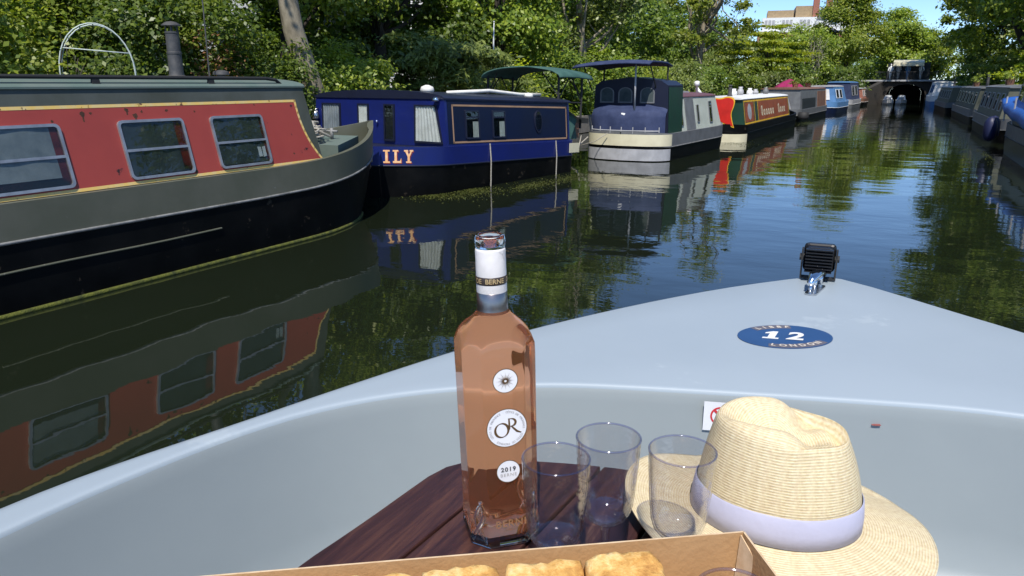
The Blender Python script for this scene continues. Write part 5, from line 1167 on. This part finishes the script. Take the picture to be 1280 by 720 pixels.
# dense growth behind the red boat
bush('dark bushy growth behind the chimney of the red narrowboat', (-11.2, 8.4, .6), (1.7, 1.6, 1.7), 'leafdark', 20000, .078, 11, 40, .42, GB)
bush('sunlit yellow-green bush behind the left end of the red narrowboat', (-11.0, 4.6, .6), (1.6, 1.7, 1.5), 'leaf', 20000, .075, 12, 40, .42, GB)
bush('broad green bush left of the metal garden arch', (-11.9, 6.4, .7), (1.8, 1.5, 1.8), 'leaflight', 20000, .072, 13, 40, .4, GB)
bush('tangled bush with reddish leaves behind the red narrowboat bow', (-11.6, 9.8, .7), (1.5, 1.3, 1.6), 'leaf', 18000, .07, 14, 40, .36, GB)
bush('low dark bush at the foot of the pale trunk', (-11.0, 11.0, .5), (1.0, .9, 1.1), 'leafdark', 9000, .07, 15, 30, .3, GB)
bush('small patch of dry reddish leaves behind the chimney', (-10.5, 9.25, 1.3), (.55, .45, .55), 'leafdry', 520, .06, 16, 12, .3, GB)
bush('dark bush beyond the left edge of the red narrowboat', (-11.4, 2.2, .6), (2.0, 2.0, 1.7), 'leafdark', 8000, .13, 17, 36, .45, GB)
# the blue boat's backdrop
bush('glossy light-green laurel bush behind the blue boat', (-11.2, 13.6, .5), (1.25, 1.2, 1.15), 'leaflight', 11000, .085, 21, 34, .34, GB)
bush('wide feathery grey-green juniper behind the blue boat', (-11.4, 17.2, .5), (2.2, 2.2, 1.45), 'leafolive', 22000, .085, 22, 60, .4, GB, flat=.4, long_=2.2)
bush('second feathery juniper behind the green hood', (-11.8, 19.8, .5), (1.6, 1.6, 1.2), 'leafolive', 12000, .085, 23, 40, .4, GB, flat=.4, long_=2.2)
bush('bright green bush seen under the green hood', (-10.9, 21.6, .4), (1.3, 1.3, .95), 'leaflime', 5000, .10, 24, 30, .3, GB)
bush('dark bush behind the wheelhouse', (-10.9, 25.0, .4), (1.5, 1.8, 1.2), 'leafdark', 7000, .12, 25, 34, .4, GB)
bush('green bush behind the cream cabin', (-10.6, 28.6, .4), (1.6, 2.0, 1.2), 'leaf', 7000, .12, 26, 34, .4, GB)
bush('light green bush behind the scarlet stern', (-10.4, 32.8, .4), (1.6, 2.2, 1.25), 'leaflight', 7000, .12, 27, 34, .4, GB)
bush('olive bush behind the green and red narrowboat', (-10.2, 37.2, .4), (1.5, 2.2, 1.2), 'leafolive', 7000, .12, 28, 34, .4, GB)
bush('dark bush left of the magenta parasol', (-9.6, 41.5, .4), (1.5, 2.2, 1.3), 'leafdark', 7000, .13, 29, 34, .4, GB)
bush('mid green bush right of the magenta parasol', (-8.8, 46.5, .4), (1.5, 2.4, 1.3), 'leaf', 7000, .13, 30, 34, .4, GB)
bush('dull green bush behind the sky-blue cruiser', (-8.2, 51.5, .4), (1.6, 2.6, 1.4), 'leafolive', 7000, .14, 31, 34, .45, GB)
bush('dark bush behind the slate-blue boat', (-7.4, 60.0, .4), (1.7, 2.6, 1.7), 'leafdark', 7000, .15, 32, 34, .45, GB)
bush('dark bush overhanging the left wing wall of the tunnel', (-4.7, 68.3, .4), (1.9, 2.6, 1.5), 'leafdark', 8000, .16, 33, 34, .5, GB)
for (x, y, z), l_ in zip(pots_, lab_):
    b_ = bush(l_, (x, y, z + .16), (.22, .22, .2), 'leaf', 260, .07, int(x * 10 + 200), 8, .12, None, 'plant', 'potted_plant'); v = MB(); v.lathe([(.0, -.16), (.11, -.16), (.15, .06), (.13, .06), (.12, .03), (0, .03)], (0, 0, 0), 14); v.build('pot', M['brick'] if x < 0 else M['brown'], b_)
# trees on the left bank
tree('plane_tree', 'pale-barked leaning plane tree behind the red narrowboat bow', 'tree', (-10.3, 12.3, .4), 12.5, (2.9, 2.9, 2.7), 'leaf', 26000, .13, 'palebark', .2, .74, 70, .6, 41, 9, (-.25, -1.15), GT, skirt=-.5)
tree('tree', 'dark-trunked leaning tree behind the metal garden arch', 'tree', (-12.6, 7.6, .8), 10, (2.6, 2.4, 2.8), 'leafdark', 18000, .13, 'bark', .20, .70, 60, .55, 42, 9, (-1.0, 1.2), GT, skirt=-.5)
tree('tree', 'broad green tree at the far left behind the bushes', 'tree', (-16.5, 4.6, 1), 9.5, (3.2, 3.2, 4.2), 'leaf', 26000, .14, 'bark', .20, .55, 70, .6, 43, 8, (0, 0), GT)
tree('tree', 'dense tree between the arch tree and the plane tree', 'tree', (-16.4, 11.6, 1), 9.8, (3.0, 3.0, 4.4), 'leaf', 26000, .14, 'bark', .2, .5, 70, .6, 44, 8, (0, 0), GT)
tree('tree', 'light-leaved tree overhanging the gap beside the pale house', 'tree', (-16.0, 17.0, 1), 9, (2.6, 2.6, 3.2), 'leaflight', 18000, .14, 'bark', .18, .62, 60, .55, 45, 8, (.3, .3), GT)
tree('tree', 'dark oak-like tree rising behind the junipers', 'tree', (-16.0, 21.6, 1), 9.5, (3.2, 3.2, 4.0), 'leafdark', 30000, .14, 'bark', .22, .52, 80, .6, 46, 9, (0, 0), GT)
tree('tree', 'bright green tree with drooping boughs above the green hood', 'tree', (-13.4, 24.4, .9), 8.6, (2.4, 2.4, 3.6), 'leaf', 24000, .14, 'bark', .18, .50, 70, .55, 47, 8, (.3, .2), GT)
tree('tree', 'slim pale-branched tree above the navy canopy', 'tree', (-12.0, 29.4, .8), 9.5, (2.1, 2.2, 3.8), 'leafolive', 11000, .15, 'palebark', .20, .55, 46, .5, 48, 12, (0, .3), GT, branchy=1)
tree('tree', 'dark green tree behind the cream cabin', 'tree', (-14.4, 33.0, .9), 10, (2.8, 3.0, 4.4), 'leaf', 24000, .16, 'bark', .22, .52, 70, .6, 49, 8, (0, 0), GT)
tree('plane_tree', 'open plane tree with bare pale limbs behind the scarlet-sterned narrowboat', 'tree', (-11.4, 48.0, .6), 11, (2.9, 3.0, 4.4), 'leaflight', 8500, .17, 'palebark', .26, .55, 50, .42, 50, 18, (.3, .2), GT, shell=.5, branchy=2)
tree('tree', 'bright lime-green layered tree left of the bare grey tree', 'tree', (-8.9, 54.5, .5), 5.2, (2.4, 2.6, 2.1), 'leaflime', 15000, .14, 'bark', .14, .62, 70, .5, 51, 8, (.4, 0), GT, layered=.55, flat=.16)
tree('dead_tree', 'bare grey tree with upright leafless branches', 'tree', (-6.7, 65.5, .5), 5.2, (1.0, 1.0, 1.8), 'leafolive', 500, .15, 'greybark', .16, .62, 34, .3, 52, 26, (0, 0), GT, shell=.7, skirt=-.2, branchy=3)
tree('tree', 'rounded olive-green tree below the brick building', 'tree', (-12.6, 71, .8), 5.4, (4.6, 4.2, 2.3), 'leafolive', 20000, .18, 'bark', .22, .52, 80, .7, 53, 8, (0, 0), GT)
tree('tree', 'dense green tree right of the bare grey tree', 'tree', (-8.2, 68, .6), 5.6, (3.2, 3.4, 2.6), 'leaf', 20000, .18, 'bark', .22, .52, 80, .65, 54, 8, (0, 0), GT)
tree('tree', 'tallest sunlit round tree left of the strip of sky', 'tree', (-5.5, 84, 1.2), 10.4, (3.2, 3.2, 4.7), 'leaflight', 30000, .22, 'bark', .3, .54, 100, .85, 55, 8, (0, 0), GT)
tree('tree', 'sunlit green tree directly behind the tunnel', 'tree', (-.6, 90, 1.2), 7.6, (2.8, 3.0, 3.8), 'leaf', 22000, .25, 'bark', .25, .52, 80, .8, 56, 8, (0, 0), GT)
tree('tree', 'low tree filling the gap over the cafe awning', 'tree', (1.2, 92, 1.2), 6.0, (4.0, 3, 2.8), 'leaflight', 15000, .25, 'bark', .25, .52, 60, .8, 57, 6, (0, 0), GT)
# trees on the right bank
tree('plane_tree', 'huge plane tree on the right bank, dark underneath', 'tree', (8.4, 47, .8), 17, (6.4, 8.0, 7.2), 'leaf', 60000, .24, 'bark', .4, .58, 150, .85, 61, 10, (-.6, 0), GR)
tree('plane_tree', 'sunlit plane tree right of the strip of sky', 'tree', (7.6, 66, .8), 17.5, (5.6, 6.5, 7.4), 'leaflight', 40000, .27, 'bark', .36, .56, 120, .9, 62, 9, (-.6, 0), GR)
tree('tree', 'dark tree over the tarpaulin-covered boat', 'tree', (10.4, 33, .9), 13, (4.6, 5.0, 5.6), 'leafdark', 34000, .2, 'bark', .28, .54, 110, .75, 63, 8, (0, 0), GR)
tree('tree', 'dense tree closing the view right of the tunnel', 'tree', (7.5, 84, 1.2), 12, (4.4, 4.4, 5.5), 'leaf', 24000, .26, 'bark', .3, .52, 90, .85, 64, 8, (0, 0), GR)
bush('lime-green shrub overhanging the right bank boats', (6.2, 44.5, .6), (1.9, 2.6, 1.7), 'leaflime', 8000, .15, 65, 40, .45, 'bushes on the right bank', layered=.5, flat=.25)
bush('yellow-green shrub near the white and blue cruiser', (5.4, 58, .6), (1.9, 2.8, 1.8), 'leaflight', 8000, .17, 66, 40, .5, 'bushes on the right bank', layered=.5, flat=.3)
bush('dark shrub behind the long dark grey narrowboat', (6.6, 36, .6), (1.6, 3.0, 1.3), 'leafdark', 8000, .15, 67, 40, .45, 'bushes on the right bank')
bush('dark shrub right of the tunnel mouth', (4.9, 69, .5), (1.9, 2.6, 1.6), 'leafdark', 7000, .17, 68, 34, .5, 'bushes on the right bank')
bush('shrub behind the tarpaulin-covered boat', (6.6, 27, .6), (1.5, 3.0, 1.2), 'leaf', 8000, .14, 69, 40, .45, 'bushes on the right bank')
# far woodland that reads as one mass
rg = np.random.default_rng(99); PP, NN = [], []
for x, y, h, r_ in [(-18 - rg.uniform(0, 3), 2 + 5.2 * k + rg.uniform(-1, 1), 8.5 + rg.uniform(-1, 1.5), 3.2) for k in range(-1, 17)] + [(-26, 78, 6.5, 5), (-19, 76, 5, 4.5), (-14, 92, 4.6, 4.5), (13, 60, 12, 5), (15, 75, 12, 6), (13, 96, 9, 5), (15, 45, 12, 5), (14, 24, 10, 4), (-6, 98, 3.6, 4), (-1.5, 103, 4.0, 4), (6, 104, 6.6, 4.5), (-3, 108, 7.0, 4.5), (-11, 112, 6.0, 5), (-30, 60, 8, 5), (-28, 45, 8, 5)]:
    P, Nn, C = crown(rg, (x, y, 1 + h * .52), (r_, r_, h * .5), 50, 6500, .24, .9, .5, 0, .7, -1); PP.append(P); NN.append(Nn)
PP, NN = np.concatenate(PP), np.concatenate(NN)
me = leafmesh('woodland', PP, NN, .26 * (.6 + .8 * rg.random(len(PP))), rg, M['leafdark']); wd = bpy.data.objects.new('woodland', me); COL.objects.link(wd); tag(wd, 'dense green woodland behind the trees of both banks', 'woodland', None, 'stuff')
# low plants along the banks and weed on the water
PP, NN = [], []
for k in range(60): P, Nn, C = crown(rg, (-10.25 + bank(1 + k * 1.12) - rg.uniform(0, .7), 1 + k * 1.12, .48), (.5, .7, .35), 8, 420, .07, .2, .3, 0, .8, -.5); PP.append(P); NN.append(Nn)
for k in range(45): P, Nn, C = crown(rg, (5.1 + rg.uniform(0, .6), 14 + k * 1.25, .52), (.45, .7, .3), 8, 300, .08, .2, .3, 0, .8, -.5); PP.append(P); NN.append(Nn)
PP, NN = np.concatenate(PP), np.concatenate(NN); PP[:, 2] = np.maximum(PP[:, 2], .45)
me = leafmesh('undergrowth', PP, NN, .09 * (.6 + .8 * rg.random(len(PP))), rg, M['leaf'], 1.6); u_ = bpy.data.objects.new('undergrowth', me); COL.objects.link(u_); tag(u_, 'low green undergrowth along the canal edges', 'undergrowth', None, 'stuff')
P = []
for cx0, cy0, sx, sy, n in ((-6.2, 9.5, .5, .3, 800), (-5.9, 10.2, .3, .4, 800), (-5.35, 11.2, .22, .7, 800), (-5.2, 12.4, .2, .7, 500), (-4.0, 22.0, .5, .8, 120), (2.0, 21, .15, 1.6, 200), (-3.5, 35, .3, 1.5, 400)):
    q = rg.normal(size=(n, 2)); q = q * np.array([sx, sy]) * (.3 + .7 * rg.random((n, 1))); P.append(np.c_[q + [cx0, cy0], np.full(n, .004) + .006 * rg.random(n)])
P = np.concatenate(P); me = leafmesh('floating_weed', P, np.c_[rg.normal(size=(len(P), 2)) * .12, np.ones(len(P))], .030 * (.5 + rg.random(len(P))), rg, M['leafpond']); fw2 = bpy.data.objects.new('floating_weed', me); COL.objects.link(fw2); tag(fw2, 'yellow-green weed floating on the water beside the blue boat', 'weed', None, 'stuff')

# ------------------------------------------------------------------ garden arch, poles, houses
ga = thing('garden_arch', 'weathered white metal garden arch behind the red narrowboat', 'garden arch', (-9.7, 6.72, .42))
aw = R(38); ax_ = lambda u, v, z: (.92 * (u * sin(aw) - v * cos(aw)), .92 * (u * cos(aw) + v * sin(aw)), z * .98)
v = MB()
for d_ in (-.16, .16):
    pts = [(-.48, .0)] + [(-.48 * cos(R(a)), 1.42 + .62 * sin(R(a))) for a in range(0, 181, 12)] + [(.48, 0)]
    v.tube([ax_(a, d_, b_) for a, b_ in pts], .0095, 6)
for a, b_ in ((-.48, 1.30), (-.34, 1.86), (0, 2.04), (.40, 1.76), (.48, 1.4), (-.48, .8), (.48, .8)): v.tube([ax_(a, -.16, b_), ax_(a, .16, b_)], .0075, 6)
v.tube([ax_(-.40, -.16, 1.72), ax_(.44, -.16, 1.66)], .008, 5)
v.build('arch_frame', M['archpaint'], ga, True)
v = MB(); r_ = np.random.default_rng(4)
for k in range(7): limb(v, r_, ax_(-.45 + .05 * k, .1, .5), ax_(-.42 + .06 * k, .0, 1.9 - .1 * k), .012, .006, .1, 6, 5)
v.build('climbing_stem', M['bark'], ga, True)
mp = thing('flag_pole', 'slim white pole standing behind the green hood', 'pole', (-10.4, 19.2, .4)); v = MB(); v.tube([(0, 0, 0), (0, 0, 2.35), (.02, 0, 2.9)], [.028, .022, .012], 8); v.build('shaft', M['white'], mp, True); v = MB(); v.lathe([(0, 0), (.03, .02), (0, .05)], (.02, 0, 2.9), 10); v.build('finial', M['white'], mp, True)
def house(name, label, loc, size, wallm, roofm, wins, rot=0, storeys=2, roof='hip'):
    o = thing(name, label, 'house', loc, (0, 0, R(rot))); wx, wy, hz = size
    v = MB(); v.box((0, 0, hz / 2), (wx, wy, hz)); v.build('wall', wallm, o)
    v = MB(); v.add([(-wx / 2 - .3, -wy / 2 - .3, hz + .004), (wx / 2 + .3, -wy / 2 - .3, hz + .004), (wx / 2 + .3, wy / 2 + .3, hz + .004), (-wx / 2 - .3, wy / 2 + .3, hz + .004), (-wx / 2 + wy / 2.4, 0, hz + wy * .32), (wx / 2 - wy / 2.4, 0, hz + wy * .32)], [(3, 2, 1, 0), (0, 1, 5, 4), (1, 2, 5), (2, 3, 4, 5), (3, 0, 4)]); rf = v.build('roof', roofm, o)
    v = MB(); v.box((wx * .25, 0, hz + wy * .36), (.8, .6, 1.6)); v.build('chimney', M['brick'], rf)
    fr = frame((-wx / 2, -wy / 2, 0), (1, 0, 0), (0, 0, 1), (0, -1, 0)); fr2 = frame((wx / 2, -wy / 2, 0), (0, 1, 0), (0, 0, 1), (1, 0, 0))
    for f_, Lf in ((fr, wx), (fr2, wy)):
        nw = int(Lf / 2.4)
        for i in range(nw):
            for s_ in range(storeys):
                u = (i + .5) * Lf / nw; z = 1.0 + s_ * 2.9
                q = MB(); q.ringplate(f_, [(u - .55, z), (u + .55, z), (u + .55, z + 1.6), (u - .55, z + 1.6)], [(u - .47, z + .08), (u + .47, z + .08), (u + .47, z + 1.52), (u - .47, z + 1.52)], .002, .06); q.plate(f_, [(u - .47, z + .78), (u + .47, z + .78), (u + .47, z + .83), (u - .47, z + .83)], .01, .05); q.plate(f_, [(u - .65, z - .08), (u + .65, z - .08), (u + .65, z), (u - .65, z)], .002, .12)
                w_ = q.build('window', M['white'], o); q = MB(); q.plate(f_, [(u - .47, z + .08), (u + .47, z + .08), (u + .47, z + 1.52), (u - .47, z + 1.52)], .003, .02); q.build('pane', M['winpane'], w_)
    return o
M['winpane'] = mat('dark_window_pane', (.04, .05, .06), .08)
M['stucco'] = mat('pale_stucco', (.52, .54, .56), .85, col2=(.46, .48, .5), vscale=1.5)
M['slate'] = mat('grey_slate', (.12, .125, .14), .7, col2=(.09, .095, .11), vscale=4)
house('house', 'pale grey stucco house glimpsed through the trees behind the blue boat', (-27, 25, 1.3), (9, 8, 6), M['stucco'], M['slate'], 0, 10)
house('house', 'white stucco house hidden behind the trees above the hood', (-25, 42, 1.3), (8, 8, 6), M['white'], M['slate'], 0, 5)
# red-brick mansion block far away above the trees
mb_ = thing('mansion_block', 'distant red-brick mansion block with white windows and chimneys above the trees', 'building', (-17.8, 150, -.6), (0, 0, R(10)))
v = MB(); v.box((0, 0, 5.6), (15, 10, 11.2)); v.build('wall', M['brick'], mb_)
v = MB(); v.box((-2.4, -.05, 12.35), (9.0, 9.8, 2.3)); v.box((4.6, -.6, 12.1), (5.2, 9.4, 1.8)); at_ = v.build('attic_storey', M['white'], mb_)
v = MB(); v.box((-3.9, .2, 14.15), (4.4, 8, 1.3)); v.box((.3, .2, 14.5), (3.4, 8, 1.9)); v.build('roof_room', mat('tan_render', (.36, .26, .15), .85), mb_)
v = MB(); v.add([(2.0, -5.4, 13.0), (7.6, -5.4, 13.0), (7.6, 4.5, 13.0), (2.0, 4.5, 13.0), (3.0, -1, 15.3), (6.8, -1, 15.3)], [(3, 2, 1, 0), (0, 1, 5, 4), (1, 2, 5), (2, 3, 4, 5), (3, 0, 4)]); v.lathe([(1.3, 13.0), (1.2, 14.4), (.5, 16.2), (0, 17.2)], (5.2, -4.6, 0), 14); v.build('roof', M['slate'], mb_)
for x, h_ in ((1.9, 17.0), (4.0, 17.6)):
    v = MB(); v.box((x, -3.6, (h_ + 11) / 2), (1.0, 1.2, h_ - 11)); v.box((x, -3.6, h_ + .06), (1.2, 1.4, .16)); ck = v.build('chimney', M['brick'], mb_); v = MB()
    for q in (-.28, .28): v.lathe([(.16, h_ + .14), (.13, h_ + .7), (0, h_ + .7)], (x + q, -3.6, 0), 8)
    v.build('chimney_pot', M['brown'], ck)
v = MB(); v.add([(7.0, -5.0, 9), (8.0, -5.0, 9), (8.0, -4.0, 9), (7.0, -4.0, 9), (7.2, -4.8, 17.8), (7.9, -4.8, 17.8), (7.9, -4.2, 17.8), (7.2, -4.2, 17.8)], [(3, 2, 1, 0), (4, 5, 6, 7), (0, 1, 5, 4), (1, 2, 6, 5), (2, 3, 7, 6), (3, 0, 4, 7)]); v.build('gable_pier', M['white'], mb_)
fr = frame((-7.5, -5.0, 0), (1, 0, 0), (0, 0, 1), (0, -1, 0))
for k in range(6):
    for z in (1.5, 4.9, 8.3):
        u = 1.3 + k * 2.4; q = MB(); q.ringplate(fr, [(u - .6, z), (u + .6, z), (u + .6, z + 1.8), (u - .6, z + 1.8)], [(u - .48, z + .1), (u + .48, z + .1), (u + .48, z + 1.7), (u - .48, z + 1.7)], .003, .08); w_ = q.build('window', M['white'], mb_); q = MB(); q.plate(fr, [(u - .48, z + .1), (u + .48, z + .1), (u + .48, z + 1.7), (u - .48, z + 1.7)], .004, .03); q.build('pane', M['winpane'], w_)
for k in range(3):
    u = 1.9 + k * 2.9 ; q = MB()
    for s_ in (-.62, 0, .62): q.plate(fr, [(u + s_ - .22, 11.75), (u + s_ + .22, 11.75), (u + s_ + .22, 13.1), (u + s_ - .22, 13.1)], .0, .03)
    q.build('attic_window', M['winpane2'] if 'winpane2' in M else M['palegrey'], mb_)
q = MB(); q.box((-.0, -5.06, 11.2), (15.2, .2, .35)); q.build('cornice', M['white'], mb_)
